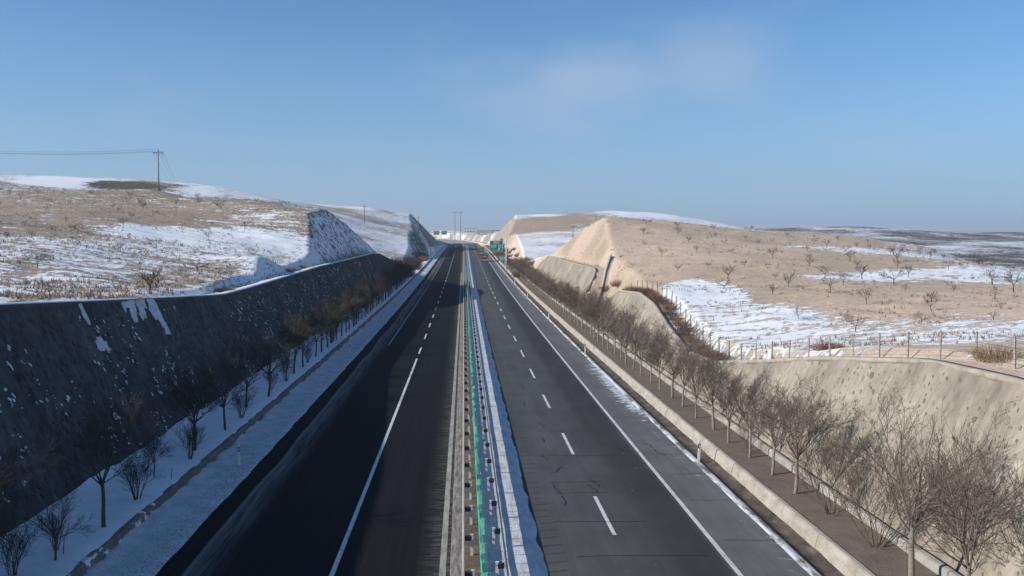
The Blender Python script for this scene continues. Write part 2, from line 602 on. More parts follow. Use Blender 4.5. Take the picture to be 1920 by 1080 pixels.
    simple('concrete', (0.34, 0.325, 0.295), 0.9, 0.1, 0, 0.25, 1.7, 0.3)
    simple('concrete_pale', (0.46, 0.44, 0.40), 0.9, 0.1, 0, 0.2, 1.7, 0.3)
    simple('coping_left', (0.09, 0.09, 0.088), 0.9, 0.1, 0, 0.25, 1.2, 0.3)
    simple('coping_right', (0.37, 0.335, 0.275), 0.9, 0.1, 0, 0.25, 1.2, 0.3)
    t = NT('kerb_right', 0.95, 0.08)
    n1 = t.noise(t.pos((1, 0.5, 1)), 1.6, 6, 0.7)
    n2 = t.noise(t.pos(), 7.0, 4, 0.7)
    c = t.ramp(n1, [(0.3, (0.26, 0.235, 0.195)), (0.5, (0.37, 0.345, 0.30)), (0.72, (0.47, 0.45, 0.405))])
    c = t.mix(t.mapr(n2, 0.58, 0.7, 0, 0.6), c, (0.58, 0.57, 0.54))
    t.color(c)
    t.bump(t.math('ADD', n1, n2), 0.6, 0.03)
    t = NT('kerb_left', 0.95, 0.08)
    n1 = t.noise(t.pos((1, 0.8, 1)), 1.3, 5, 0.65)
    n3 = t.noise(t.pos((1, 0.03, 1)), 1.0, 2, 0.5)
    c = t.ramp(n1, [(0.3, (0.14, 0.125, 0.11)), (0.7, (0.23, 0.205, 0.18))])
    s = t.sep()
    near = t.mapr(s[1], 52, 30, 0.0, 0.16)
    f = t.mapr(t.math('ADD', n1, near), 0.66, 0.70, 0, 1)
    t.color(t.mix(f, c, (0.76, 0.79, 0.82)))
    t.bump(n1, 0.6, 0.04)

    # --- metal and plastic
    t = NT('galvanised', 0.55, 0.4, 0.35)
    n1 = t.noise(t.pos((1, 0.4, 1)), 3.0, 5, 0.7)
    t.color(t.ramp(n1, [(0.3, (0.30, 0.29, 0.275)), (0.7, (0.50, 0.49, 0.47))]))
    t = NT('galvanised_white', 0.6, 0.35, 0.0)
    n1 = t.noise(t.pos(), 6.0, 5, 0.7)
    t.color(t.ramp(n1, [(0.3, (0.50, 0.49, 0.46)), (0.7, (0.78, 0.77, 0.74))]))
    t = NT('fin_green', 0.5, 0.4)
    n1 = t.noise(t.pos(), 2.5, 4, 0.6)
    t.color(t.ramp(n1, [(0.3, (0.03, 0.30, 0.20)), (0.7, (0.09, 0.46, 0.33))]))
    t = NT('fin_pale', 0.5, 0.4)
    n1 = t.noise(t.pos(), 2.5, 4, 0.6)
    t.color(t.ramp(n1, [(0.3, (0.13, 0.50, 0.38)), (0.7, (0.30, 0.70, 0.58))]))
    simple('fin_green_dark', (0.06, 0.38, 0.27), 0.5, 0.4, 0, 0.3)
    simple('post_white', (0.80, 0.80, 0.78), 0.5, 0.4, 0, 0.08)
    simple('post_black', (0.015, 0.015, 0.017), 0.5, 0.4, 0, 0.2)
    simple('sign_green', (0.0, 0.22, 0.125), 0.5, 0.4, 0, 0.1)
    simple('sign_white', (0.78, 0.80, 0.79), 0.5, 0.4, 0, 0.05)
    simple('sign_red', (0.50, 0.03, 0.06), 0.5, 0.4, 0, 0.1)
    simple('sign_back', (0.36, 0.35, 0.33), 0.6, 0.3, 0.2, 0.15)
    simple('pole_concrete', (0.22, 0.215, 0.205), 0.9, 0.1, 0, 0.2)
    simple('wire_dark', (0.05, 0.05, 0.055), 0.6, 0.2, 0, 0.1)
    simple('steel_dark', (0.05, 0.05, 0.055), 0.6, 0.3, 0.3, 0.2)
    simple('porcelain', (0.55, 0.53, 0.50), 0.3, 0.5, 0, 0.1)
    simple('truck_red', (0.36, 0.07, 0.09), 0.5, 0.4, 0, 0.2)
    simple('tarp_green', (0.05, 0.23, 0.13), 0.7, 0.2, 0, 0.25)
    simple('truck_white', (0.68, 0.68, 0.66), 0.5, 0.4, 0, 0.15)
    simple('rubber', (0.015, 0.015, 0.016), 0.85, 0.2, 0, 0.2)
    simple('car_white', (0.80, 0.80, 0.80), 0.3, 0.5, 0, 0.05)
    simple('glass_dark', (0.02, 0.025, 0.03), 0.1, 0.6, 0, 0.1)
    simple('lamp_red', (0.45, 0.02, 0.02), 0.3, 0.5, 0, 0.1)
    simple('building_white', (0.72, 0.72, 0.70), 0.7, 0.2, 0, 0.1)
    simple('board_red', (0.22, 0.06, 0.04), 0.8, 0.2, 0, 0.3)
    # --- wood
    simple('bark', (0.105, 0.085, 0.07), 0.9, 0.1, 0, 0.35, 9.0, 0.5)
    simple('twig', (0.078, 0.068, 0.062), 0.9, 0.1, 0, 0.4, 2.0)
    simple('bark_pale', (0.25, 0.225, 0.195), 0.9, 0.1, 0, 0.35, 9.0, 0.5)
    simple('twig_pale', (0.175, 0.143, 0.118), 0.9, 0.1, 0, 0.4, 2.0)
    simple('orchard_wood', (0.075, 0.052, 0.04), 0.9, 0.1, 0, 0.35, 3.0)
    simple('straw', (0.30, 0.225, 0.13), 0.9, 0.1, 0, 0.35, 3.0)
    simple('straw_dull', (0.29, 0.225, 0.165), 0.9, 0.1, 0, 0.5, 0.8)
    simple('straw_red', (0.22, 0.105, 0.07), 0.9, 0.1, 0, 0.35, 3.0)
    simple('weed_dark', (0.10, 0.075, 0.065), 0.9, 0.1, 0, 0.35, 3.0)


make_materials()
M = MATS

# ------------------------------------------------------------------ road alignment and land form


def zr(Y):
    Y = np.asarray(Y, dtype=float)
    a = 3.2e-5
    z = np.where(Y > 0, a * Y * Y, 0.0)
    z = np.where(Y > 340, 3.70 + 0.0205 * (Y - 340), z)
    z = np.where(Y > 500, 6.98 + 0.0148 * (Y - 500), z)
    return z


def cx(Y):
    Y = np.asarray(Y, dtype=float)
    return np.where(Y > 700, -1.7e-4 * (Y - 700) ** 2, 0.0)


def smooth_curve(pts, sig=1.6, y0=-60, y1=1400, step=0.5):
    ys = np.arange(y0, y1, step)
    v = np.interp(ys, [p[0] for p in pts], [p[1] for p in pts])
    k = np.exp(-0.5 * (np.arange(-12, 13) * step / sig) ** 2)
    k /= k.sum()
    vp = np.concatenate([np.full(12, v[0]), v, np.full(12, v[-1])])
    return ys, np.convolve(vp, k, 'valid')


PLAT_L, PLAT_R = 0.60, 0.52
TOE_L, TOE_R = 17.5, 16.7
S_L, S_R = 0.46, 0.50
_HL = smooth_curve([(-60, 8.7), (20, 8.6), (45, 8.4), (60, 7.7), (85, 6.6), (100, 6.75), (142, 7.25), (190, 7.3), (226, 7.27), (240, 6.9), (250, 6.0), (270, 3.97), (298, 0.1), (2000, 0.1)], 2.0)
_HR = smooth_curve([(-60, 6.4), (35, 6.4), (41, 6.3), (52, 5.1), (59.6, 4.0), (69.7, 2.64), (77.8, 2.5), (88.8, 3.65), (98.6, 4.95), (107.9, 5.5), (119.8, 5.1), (126, 3.5), (131, 0.1), (146, 0.1), (147, 6.3), (151, 6.8), (233, 6.6), (243, 4.5), (256, 0.1), (2000, 0.1)], 0.8)


def wall_h(side, Y):
    c = _HL if side < 0 else _HR
    return np.maximum(np.interp(Y, c[0], c[1]), 0.1)


def wall_top(side, Y):
    """|X| offset of the wall's upper edge and its height"""
    h = wall_h(side, Y)
    if side < 0: return TOE_L + S_L * h, zr(Y) + PLAT_L + h
    return TOE_R + S_R * h, zr(Y) + PLAT_R + h


CTRL_L = [(-22, -40, 9.4), (-22, 30, 9.3), (-22.5, 45, 9.1), (-22, 65, 8.4), (-22, 85, 7.6), (-23, 110, 8.1), (-23, 128, 8.5), (-23, 142, 9.3),
          (-40, 60, 8.9), (-43, 90, 10.7), (-66, 140, 14.7), (-104, 220, 22.0), (-45, 115, 12.2), (-67, 170, 17.1), (-88, 235, 23.8),
          (-79, 258, 25.4), (-59, 190, 17.9), (-36, 115, 10.9), (-27, 115, 9.1), (-37, 160, 13.4), (-49, 215, 20.3), (-46, 232, 22.0),
          (-34, 207, 20.0), (-27.5, 170, 15.2), (-25.5, 159, 11.6), (-24.5, 150, 9.6), (-27.5, 180, 17.8), (-28.5, 193, 18.2), (-26.5, 213, 17.4), (-25.5, 117, 11.4), (-24.5, 103, 8.7), (-24.5, 131, 9.0), (-31, 117, 10.0), (-25, 235, 13.5), (-25, 262, 9.0), (-25, 285, 6.6),
          (-24, 310, 6.0), (-30, 330, 7.0), (-45, 300, 11), (-60, 300, 14), (-60, 330, 13), (-100, 300, 22), (-72, 300, 19), (-140, 360, 27),
          (-181, 430, 41.5), (-204, 430, 40.6), (-134, 430, 38.6), (-110, 430, 36.8), (-85, 420, 30.6), (-77, 520, 31.5), (-55, 560, 32.8),
          (-42, 590, 31.5), (-32, 620, 26.3), (-42, 430, 18.0), (-31.5, 320, 7.7), (-28, 400, 11.0), (-20, 366, 7.4), (-22, 503, 16.3), (-35.5, 500, 21.7), (-40, 360, 12), (-30, 690, 21), (-28, 740, 17), (-100, 620, 30),
          (-300, 700, 36), (-300, 430, 40), (-600, 800, 40), (-1500, 1500, 30), (-300, 200, 25), (-150, 150, 16.5), (-150, 60, 10), (-300, 30, 12),
          (-40, -40, 10), (-300, -60, 12), (-45, 800, 19.5), (-70, 1000, 22), (-120, 1200, 25), (-250, 1500, 28), (-3000, 3000, 40), (-3000, 0, 30), (-800, 4000, 40)]
CTRL_R = [(22, -40, 7.2), (22, 30, 7.1), (22, 41, 7.2), (22.5, 60, 5.0), (21.5, 70, 4.0), (21, 78, 3.9), (21, 89, 5.0), (21.5, 99, 6.3), (22, 108, 6.9),
          (22, 120, 7.0), (22, 130, 7.4), (22.5, 140, 8.2), (23, 151, 9.6), (24.9, 55, 6.2), (24, 66, 5.2), (24.6, 85, 5.2), (34, 85, 6.1),
          (37.5, 70, 6.4), (56, 100, 7.3), (84, 150, 7.9), (91, 170, 7.6), (94, 195, 11.0), (100, 185, 7.5), (98, 150, 5.0), (78, 195, 12.7), (61, 195, 13.8), (46, 195, 15.6),
          (35, 195, 17.0), (27.5, 190, 17.3), (29.4, 125, 8.8), (37.6, 160, 12.4), (43, 125, 8.9), (57, 165, 11.5), (52, 115, 7.9), (73, 160, 9.8),
          (25.4, 150, 9.9), (29, 172, 13.4), (30, 215, 15.0), (27, 235, 11.0), (26, 260, 8.6), (28, 300, 7.0), (45, 300, 7.5), (32, 350, 8.4),
          (60, 260, 9), (90, 260, 6), (110, 230, 3.2), (112, 200, 3.4), (108, 165, 4.2), (130, 180, 2.0), (125, 300, 3.5), (22, 320, 5.6), (34, 400, 12.2), (50, 480, 19.0), (80, 560, 30.6), (113, 560, 29.8),
          (144, 560, 25.0), (174, 560, 18), (223, 600, 15.5), (52, 560, 26.6), (31, 600, 29.6), (21, 680, 21), (22, 520, 15.5), (60, 400, 12),
          (214, 400, 7.0), (197, 330, 5.0), (337, 700, 13.0), (403, 900, 24.0), (359, 900, 28.0), (300, 900, 26.0), (450, 1000, 15), (560, 900, 24), (500, 760, 14), (800, 1000, 18), (1500, 1500, 22),
          (300, 200, 3), (300, 60, 5), (120, 60, 6.0), (120, 120, 4.5), (120, -40, 7), (300, -60, 8), (60, 800, 21), (55, 1000, 20), (100, 1300, 26), (3000, 3000, 30),
          (3000, 0, 20), (800, 4000, 40), (150, 300, 3.5), (150, 420, 8)]


def rbf_fit(C):
    P = np.array(C, dtype=float)
    n = len(P)
    D = np.hypot(P[:, None, 0] - P[None, :, 0], P[:, None, 1] - P[None, :, 1])
    A = np.ones((n + 1, n + 1))
    A[:n, :n] = D + np.eye(n) * 1e-3
    A[n, n] = 0
    w = np.linalg.solve(A, np.append(P[:, 2], 0))
    return P[:, :2], w


RBF = {-1: rbf_fit(CTRL_L), 1: rbf_fit(CTRL_R)}


def natural(side, X, Y):
    P, w = RBF[side]
    X = np.asarray(X, dtype=float)
    Y = np.asarray(Y, dtype=float)
    sh = X.shape
    x, y = X.ravel(), Y.ravel()
    out = np.empty(len(x))
    for i in range(0, len(x), 40000):
        d = np.sqrt((x[i:i + 40000, None] - P[None, :, 0]) ** 2 + (y[i:i + 40000, None] - P[None, :, 1]) ** 2 + 9.0)
        out[i:i + 40000] = d @ w[:-1] + w[-1]
    return out.reshape(sh)


def land(side, X, Y, want_cut=False):
    """height of the ground behind the wall, X absolute, Y"""
    X = np.asarray(X, dtype=float)
    Y = np.asarray(Y, dtype=float)
    xt, zt = wall_top(side, Y)
    d = side * (X - cx(Y)) - xt
    N = natural(side, X, Y)
    amp = sstep(3, 30, d)
    N = N + (fbm(X / 34, Y / 34, 3) - 0.5) * 2.2 * amp + (fbm(X / 9, Y / 9, 5) - 0.5) * 0.9 * sstep(1, 10, d) + (fbm(X / 2.5, Y / 2.5, 8, 2) - 0.5) * 0.22 * sstep(0.5, 4, d)
    fw = Y + 0.25 * X + 3.0 * (fbm(X / 25, Y / 25, 41) - 0.5)
    N = N + 0.10 * np.sin(fw * 2.1) * sstep(4, 12, d) * (1 - sstep(230, 300, Y))
    far = sstep(500, 1500, np.hypot(X, Y))
    N = N + (fbm(X / 260, Y / 260, 12) - 0.5) * 26 * far
    rat = 1.75 if side < 0 else 1.6
    gully = (fbm(Y / 2.2, d / 7 + 3, 21) - 0.5) * (1.7 if side < 0 else 1.1) * sstep(2.2, 5, d)
    gully = gully + (fbm(Y / 0.9, d / 1.2 + 3, 27, 3) - 0.5) * 0.7 * sstep(2.2, 4, d)
    cut = zt + np.maximum(0, d - 2.2) * rat + gully
    iscut = sstep(0.0, 0.8, N - cut) * sstep(2.0, 3.0, d)
    Z = np.minimum(N, cut)
    w = sstep(0.3, 3.2, d)
    Z = zt - 0.10 + (Z - (zt - 0.10)) * w
    Z = np.maximum(Z, zr(Y) + 0.25)
    if want_cut: return Z, iscut, d
    return Z


def gz(X, Y):
    side = -1 if X < float(cx(Y)) else 1
    return float(land(side, np.array([X]), np.array([Y]))[0])


def ell(X, Y, x0, y0, rx, ry, ang=0.0):
    c, s = math.cos(ang), math.sin(ang)
    u = ((X - x0) * c + (Y - y0) * s) / rx
    v = (-(X - x0) * s + (Y - y0) * c) / ry
    return 1 - sstep(0.55, 1.15, np.hypot(u, v))


def cover(side, X, Y, d, iscut):
    """snow, dark soil with one patch of painted shade, dry grass - where each of them lies"""
    n1 = fbm(X / 22, Y / 22, 31) - 0.5
    n2 = fbm(X / 60, Y / 60, 37) - 0.5
    lerp = lambda a, b, t: a + (b - a) * t
    if side < 0:
        S = 0.46 + n1 * 0.5
        S = lerp(S, 0.20 + n1 * 0.4, sstep(112, 150, Y - 0.12 * (X + 60)) * sstep(-38, -52, X) * (1 - sstep(262, 300, Y)))
        S = lerp(S, 0.32, sstep(175, 200, Y) * (1 - sstep(215, 300, Y)))
        S = lerp(S, 0.90 + n1 * 0.3, ell(X, Y, -39, 152, 18, 14, 0.35))
        S = lerp(S, 0.62, ell(X, Y, -30, 128, 10, 16))
        S = lerp(S, 0.95, (1 - sstep(1.5, 4.5, d + n1 * 6)) * sstep(40, 55, Y) * (1 - sstep(150, 165, Y)))
        S = lerp(S, 0.52 + n1 * 0.4, ell(X, Y, -34, 95, 14, 22))
        S = lerp(S, 0.54 + n1 * 0.8, sstep(285, 330, Y))
        S = lerp(S, 0.42 + n1 * 0.6, sstep(640, 760, Y))
        S = lerp(S, 0.95, ell(X, Y, -165, 405, 14, 22))
        S = lerp(S, 0.18, ell(X, Y, -138, 405, 18, 14))  # snow thinned here as part of the painted shade on the far ridge
        S = lerp(S, 0.60 + 0.25 * n1, iscut * (1 - sstep(250, 280, Y)))
        S = lerp(S, 0.42 + n1 * 0.5, iscut * sstep(250, 280, Y))
        Dk = 0.40 * (1 - sstep(280, 330, Y)) + 0.30 * sstep(280, 330, Y) + 0.75 * ell(X, Y, -138, 405, 18, 14) + 0.45 * sstep(300, 420, Y) * sstep(-60, -100, X) + 0.85 * iscut + 0.4 * sstep(640, 760, Y)  # the ellipse on the far ridge is shade painted into the ground colour
        G = 0.35 * np.clip(n2 * 4, 0, 1)
    else:
        S = 0.30 + n1 * 0.5
        bare = sstep(70, 96, Y + 0.30 * (X - 30) + n1 * 18) * (1 - sstep(198, 215, Y)) * (1 - sstep(50, 72, X - 0.25 * (Y - 120)))
        S = lerp(S, 0.52 + n1 * 0.35, (1 - bare) * (1 - sstep(200, 240, Y)))
        S = lerp(S, 0.09, bare)
        S = lerp(S, 0.80 + n1 * 0.3, ell(X, Y, 25.5, 104, 5.5, 15, -0.15))
        S = lerp(S, 0.58, ell(X, Y, 25, 84, 8, 18))
        S = lerp(S, 0.66 + n1 * 0.5, ell(X, Y, 62, 118, 26, 10, 0.25))
        S = lerp(S, 0.72 + n1 * 0.5, ell(X, Y, 72, 150, 24, 11, -0.35))
        S = lerp(S, 0.10, sstep(168, 184, Y) * (1 - sstep(205, 225, Y)) * (1 - sstep(50, 62, X)))
        S = lerp(S, 0.30, (1 - sstep(48, 58, Y)) * 1.0)
        S = lerp(S, 0.60 + n1 * 0.9, sstep(225, 262, Y))
        S = lerp(S, 0.46 + n1 * 0.9, sstep(450, 520, Y))
        S = lerp(S, 0.12, ell(X, Y, 40, 520, 22, 60) * 0.9)
        S = lerp(S, 0.12, ell(X, Y, 66, 545, 26, 26) * 0.9)
        S = lerp(S, 0.38 + n1 * 0.5, sstep(99, 115, X) * sstep(140, 180, Y) * (1 - sstep(430, 500, Y)))
        S = lerp(S, 0.62 + n1 * 0.5, ell(X, Y, 125, 560, 60, 60))
        S = lerp(S, 0.02, iscut * (1 - sstep(260, 300, Y)))
        S = lerp(S, 0.30, iscut * sstep(260, 300, Y))
        S = lerp(S, 0.42 + n1 * 0.6, sstep(680, 760, Y))
        Dk = 0.95 * sstep(97, 112, X) * sstep(135, 175, Y) * np.maximum(1 - sstep(430, 500, Y), sstep(185, 230, X) * (1 - sstep(800, 1200, Y)) * 0.8) + 0.45 * sstep(420, 520, Y) + 0.25 * sstep(650, 760, Y)
        G = 0.30 * np.clip(n2 * 4, 0, 1) + 0.45 * iscut * np.clip(n1 * 5, 0, 1)
    return np.clip(S, 0, 1), np.clip(Dk, 0, 1), np.clip(G, 0, 1)


def build_ground():
    ys = list(np.arange(-40, 300, 0.8))
    st = 0.8
    while ys[-1] < 6000:
        st *= 1.022
        ys.append(ys[-1] + st)
    ys = np.array(ys)
    ds = list(np.arange(0, 12, 0.5))
    st = 0.5
    while ds[-1] < 5000:
        st *= 1.045
        ds.append(ds[-1] + st)
    ds = np.array(ds)
    ds[0] = 0.0
    nR = len(ys)
    XS, ZS, AS = [], [], []
    c = cx(ys)
    zb = zr(ys)
    for side in (-1, 1):
        xt, zt = wall_top(side, ys)
        Yg = np.repeat(ys[:, None], len(ds), 1)
        Xg = c[:, None] + side * (xt[:, None] + 0.22 + ds[None, :])
        Z, ic, d = land(side, Xg, Yg, True)
        S, Dk, G = cover(side, Xg, Yg, d, ic)
        A = np.stack([S, Dk, G, np.ones_like(S)], -1)
        toe = TOE_L if side < 0 else TOE_R
        pl = PLAT_L if side < 0 else PLAT_R
        inX = np.stack([c + side * (toe + 0.35), c + side * 14.2, c + side * (13.9 if side > 0 else 13.6)], 1)
        inZ = np.stack([zb + pl - 0.10, zb + pl - 0.14, zb - 0.40], 1)
        inA = np.zeros((nR, 3, 4))
        inA[..., 3] = 1
        if side < 0:
            X = np.concatenate([Xg[:, ::-1], inX], 1)
            Zz = np.concatenate([Z[:, ::-1], inZ], 1)
            Aa = np.concatenate([A[:, ::-1], inA], 1)
        else:
            X = np.concatenate([inX[:, ::-1], Xg], 1)
            Zz = np.concatenate([inZ[:, ::-1], Z], 1)
            Aa = np.concatenate([inA[:, ::-1], A], 1)
        XS.append(X); ZS.append(Zz); AS.append(Aa)
    X = np.concatenate(XS, 1)
    Z = np.concatenate(ZS, 1)
    A = np.concatenate(AS, 1)
    nC = X.shape[1]
    Y = np.repeat(ys[:, None], nC, 1)
    V = np.stack([X, Y, Z], -1).reshape(-1, 3)
    i = np.arange(nR - 1)[:, None] * nC + np.arange(nC - 1)[None, :]
    F = np.stack([i, i + 1, i + nC + 1, i + nC], -1).reshape(-1, 4)
    me = mesh_np('ground', V, F, M['ground'], True)
    ca = me.color_attributes.new('cover', 'FLOAT_COLOR', 'POINT')
    ca.data.foreach_set('color', A.reshape(-1).astype(np.float32))
    o = link_mesh('ground', me)
    tag(o, kind='structure')
    o['label'] = 'loess hills and fields under broken snow either side of road'
    return o


build_ground()


def strip(name, xs, zs, Y, mat, parent=None, jit=None, smooth=False):
    """sheet along the road: xs, zs lists of offsets (floats or arrays over Y)"""
    Y = np.asarray(Y, dtype=float)
    cols = []
    for x, z in zip(xs, zs):
        cols.append(np.stack([cx(Y) + x + 0 * Y, Y, zr(Y) + z + 0 * Y], -1))
    V = np.stack(cols, 1)
    n, k = V.shape[:2]
    i = np.arange(n - 1)[:, None] * k + np.arange(k - 1)[None, :]
    F = np.stack([i, i + 1, i + k + 1, i + k], -1).reshape(-1, 4)
    return link_mesh(name, mesh_np(name, V.reshape(-1, 3), F, mat, smooth), parent)


def yline(a, b, near=1.0):
    out = [a]
    while out[-1] < b:
        out.append(out[-1] + max(near, out[-1] * near / 120))
    out[-1] = b
    return np.array(out)


YL = yline(-30, 1150, 2.0)
YRoad = YL[YL < 820]
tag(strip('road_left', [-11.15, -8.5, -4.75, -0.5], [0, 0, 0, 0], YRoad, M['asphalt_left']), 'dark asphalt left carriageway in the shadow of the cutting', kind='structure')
tag(strip('road_right', [1.55, 6.1, 9.85, 12.4], [0, 0, 0, 0], YRoad, M['asphalt_right']), 'grey asphalt right carriageway with cracked inner lane and pale hard shoulder', kind='structure')
YFar = np.concatenate([[YRoad[-1] - 0.5], YL[YL >= 820]])
tag(strip('road_far', [-14.5, 0, 15.5], [0.02, 0.02, 0.02], YFar, M['asphalt_far']), 'pale far stretch of road bending left over the rise', kind='structure')
tag(strip('median_strip', [-0.6, -0.5, -0.05, 0.7, 1.2, 1.62, 1.7], [-0.05, 0.03, 0.06, 0.09, 0.08, 0.04, -0.05], YRoad, M['median_dirt'], smooth=True), 'bare brown earth of the median between the guardrails', kind='structure')

# painted lines
LZ = 0.006


def line_obj(name, label, segs, x, w, mat):
    V, F = [], []
    for y0, y1 in segs:
        yy = yline(y0, y1, 2.0)
        for q in range(len(yy) - 1):
            n = len(V)
            for yv, sx in ((yy[q], -1), (yy[q], 1), (yy[q + 1], 1), (yy[q + 1], -1)):
                V.append((float(cx(yv)) + x + sx * w / 2, yv, float(zr(yv)) + LZ))
            F.append((n, n + 1, n + 2, n + 3))
    return V, F


mk = empty('road_markings')
tag(mk, 'white painted lane and edge lines on both carriageways', kind='structure')


def add_line(name, segs, x, w, mat):
    V, F = line_obj(name, '', segs, x, w, mat)
    link_mesh(name, mesh_np(name, V, F, mat), mk)


add_line('edge_line', [(-30, 815)], 9.85, 0.19, M['line_paint'])
add_line('edge_line', [(110, 815)], -8.55, 0.16, M['line_worn'])
add_line('lane_line', [(-30, 98)], -4.75, 0.18, M['line_paint'])
add_line('edge_line', [(-30, 300)], -0.80, 0.24, M['line_worn'])
for k in range(-4, 54):                     # dashes: 6 m, gap 9 m
    y0 = 38.9 + 15.0 * k
    if y0 < -25 or y0 > 800: continue
    add_line('lane_dash', [(y0, y0 + 6)], 6.09, 0.17, M['line_paint'])
    if y0 > 98: add_line('lane_dash', [(y0 + 3, y0 + 9)], -4.75, 0.17, M['line_paint'])


def build_cracks():
    r = random.Random(5)
    V, F = [], []

    def poly(pts, w):
        for (x0, y0), (x1, y1) in zip(pts[:-1], pts[1:]):
            dx, dy = x1 - x0, y1 - y0
            L = math.hypot(dx, dy) + 1e-6
            nx, ny = -dy / L * w / 2, dx / L * w / 2
            n = len(V)
            for x, y, s in ((x0, y0, -1), (x1, y1, -1), (x1, y1, 1), (x0, y0, 1)):
                V.append((x + s * nx, y + s * ny, float(zr(y)) + 0.012))
            F.append((n, n + 1, n + 2, n + 3))
    ycr = [36.2, 40.9, 45.5, 47.6, 53.5, 60.5, 68, 75, 84, 93, 104, 118, 131, 147, 165]
    for y in ycr:                           # cracks running across the lanes
        x = 3.6 + r.random() * 1.0
        xe = r.choice([6.4, 7.6, 9.0, 5.4])
        pts = [(x, y)]
        while x < xe:
            x += 0.25 + r.random() * 0.25
            pts.append((x, pts[-1][1] + (r.random() - 0.5) * 0.14))
        poly(pts, 0.035)
    for y in (38, 44, 49, 53.7, 57.5, 63, 71.5, 79, 88, 100):   # and on the shoulder
        x = 10.2 + r.random() * 0.4
        pts = [(x, y)]
        while x < 12.2:
            x += 0.25 + r.random() * 0.25
            pts.append((x, pts[-1][1] + (r.random() - 0.5) * 0.14))
        poly(pts, 0.03)
    for x, y in ((4.55, 43.5), (4.6, 45.4), (6.3, 45.5), (6.5, 46.7), (4.8, 49.6), (4.5, 52.5), (4.7, 57.0), (5.0, 62), (4.4, 70), (4.8, 78), (10.9, 55.5), (11.2, 53.3)):   # wandering ones
        pts = [(x, y)]
        for q in range(7):
            pts.append((pts[-1][0] + (r.random() - 0.5) * 0.22, pts[-1][1] + 0.12 + r.random() * 0.22))
        poly(pts, 0.045)
    o = link_mesh('asphalt_cracks', mesh_np('asphalt_cracks', V, F, M['crack_tar']))
    tag(o, 'thin black cracks across the right carriageway', kind='stuff')


build_cracks()

# verges, gutters, kerbs
YV = yline(-30, 330, 0.45)
YV2 = yline(-30, 700, 0.6)
nz = lambda s, f, a: (fbm(YV2 * f, YV2 * 0 + s, 50 + s, 3) - 0.5) * a
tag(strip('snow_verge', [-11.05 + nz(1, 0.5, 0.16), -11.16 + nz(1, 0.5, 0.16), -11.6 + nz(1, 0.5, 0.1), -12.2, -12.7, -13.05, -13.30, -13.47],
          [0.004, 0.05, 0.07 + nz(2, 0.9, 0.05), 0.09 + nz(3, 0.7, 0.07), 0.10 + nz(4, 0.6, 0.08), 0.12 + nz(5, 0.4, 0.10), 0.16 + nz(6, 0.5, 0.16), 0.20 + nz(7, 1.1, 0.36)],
          YV2, M['snow_gritty_shaded'], smooth=True), 'gritty snow bank between left carriageway and low kerb wall', kind='structure')
tag(strip('snow_platform', [-13.62, -14.0, -14.8, -15.6, -16.4, -17.1, -17.55],
          [0.50 + nz(8, 1.2, 0.05), 0.565 + nz(9, 0.5, 0.05), 0.58 + nz(10, 0.4, 0.10), 0.60 + nz(11, 0.4, 0.10), 0.61 + nz(12, 0.4, 0.10), 0.66 + nz(13, 0.5, 0.16), 0.74 + nz(14, 0.5, 0.3)],
          YV2, M['snow'], smooth=True), 'snow covered planting strip below the left stone wall', kind='structure')
tag(strip('planting_strip', [13.98, 14.5, 15.1, 15.7, 16.2, 17.2],
          [0.47, 0.50 + nz(15, 0.6, 0.05), 0.52 + nz(16, 0.6, 0.06), 0.54 + nz(17, 0.6, 0.05), 0.58, 0.66 + nz(18, 0.5, 0.2)],
          YV2, M['verge_soil'], smooth=True), 'bare earth planting strip along the right carriageway', kind='structure')
tag(strip('gutter', [12.2, 12.75, 12.95, 13.3, 13.75], [-0.03, -0.03, -0.16, -0.15 + nz(19, 0.5, 0.08), -0.02 + nz(20, 0.6, 0.1)], YV2, M['gutter_dirt'], smooth=True),
    'dark earth gutter beside the right hard shoulder', kind='structure')
tag(strip('gutter_edge', [12.36 + nz(21, 0.4, 0.12), 12.44, 12.70, 12.80 + nz(22, 0.5, 0.14)], [0.004, 0.03, 0.02, -0.08], YV2, M['gutter_edge'], smooth=True), 'frosted concrete edging along the right hard shoulder', kind='structure')
tag(strip('snow_median', [0.72 + nz(23, 0.5, 0.1), 0.85, 1.25, 1.65, 2.2, 2.65, 2.86 + nz(24, 0.6, 0.25), 2.92 + nz(24, 0.6, 0.25)], [0.06, 0.115, 0.12 + nz(25, 0.8, 0.06), 0.10 + nz(26, 0.8, 0.05), 0.075 + nz(27, 0.8, 0.05), 0.06 + nz(28, 0.8, 0.04), 0.03, 0.002],
          YV2, M['snow_old'], smooth=True), 'strip of old snow along the median guardrail', kind='structure')


def kerb(name, label, prof, mat, y0, y1, step, gap):
    base = empty(name)
    tag(base, label, kind='structure')
    y = y0
    r = random.Random(3)
    while y < y1:
        L = step * (0.9 + 0.2 * r.random())
        e = y + L - gap
        Vv, Ff = [], []
        yy = [y, (y + e) / 2, e]
        off = (r.random() - 0.5) * 0.02
        for yv in yy:
            for (x, z) in prof:
                Vv.append((x + off + (r.random() - 0.5) * 0.012, yv, float(zr(yv)) + z + (r.random() - 0.5) * 0.012))
        k = len(prof)
        for a in range(2):
            for b in range(k):
                b2 = (b + 1) % k
                Ff.append((a * k + b, a * k + b2, (a + 1) * k + b2, (a + 1) * k + b))
        Ff.append(tuple(range(k - 1, -1, -1)))
        Ff.append(tuple(2 * k + q for q in range(k)))
        me = bpy.data.meshes.new('kerb_block')
        me.from_pydata(Vv, [], Ff)
        me.materials.append(mat)
        link_mesh('kerb_block', me, base)
        y += L
    return base


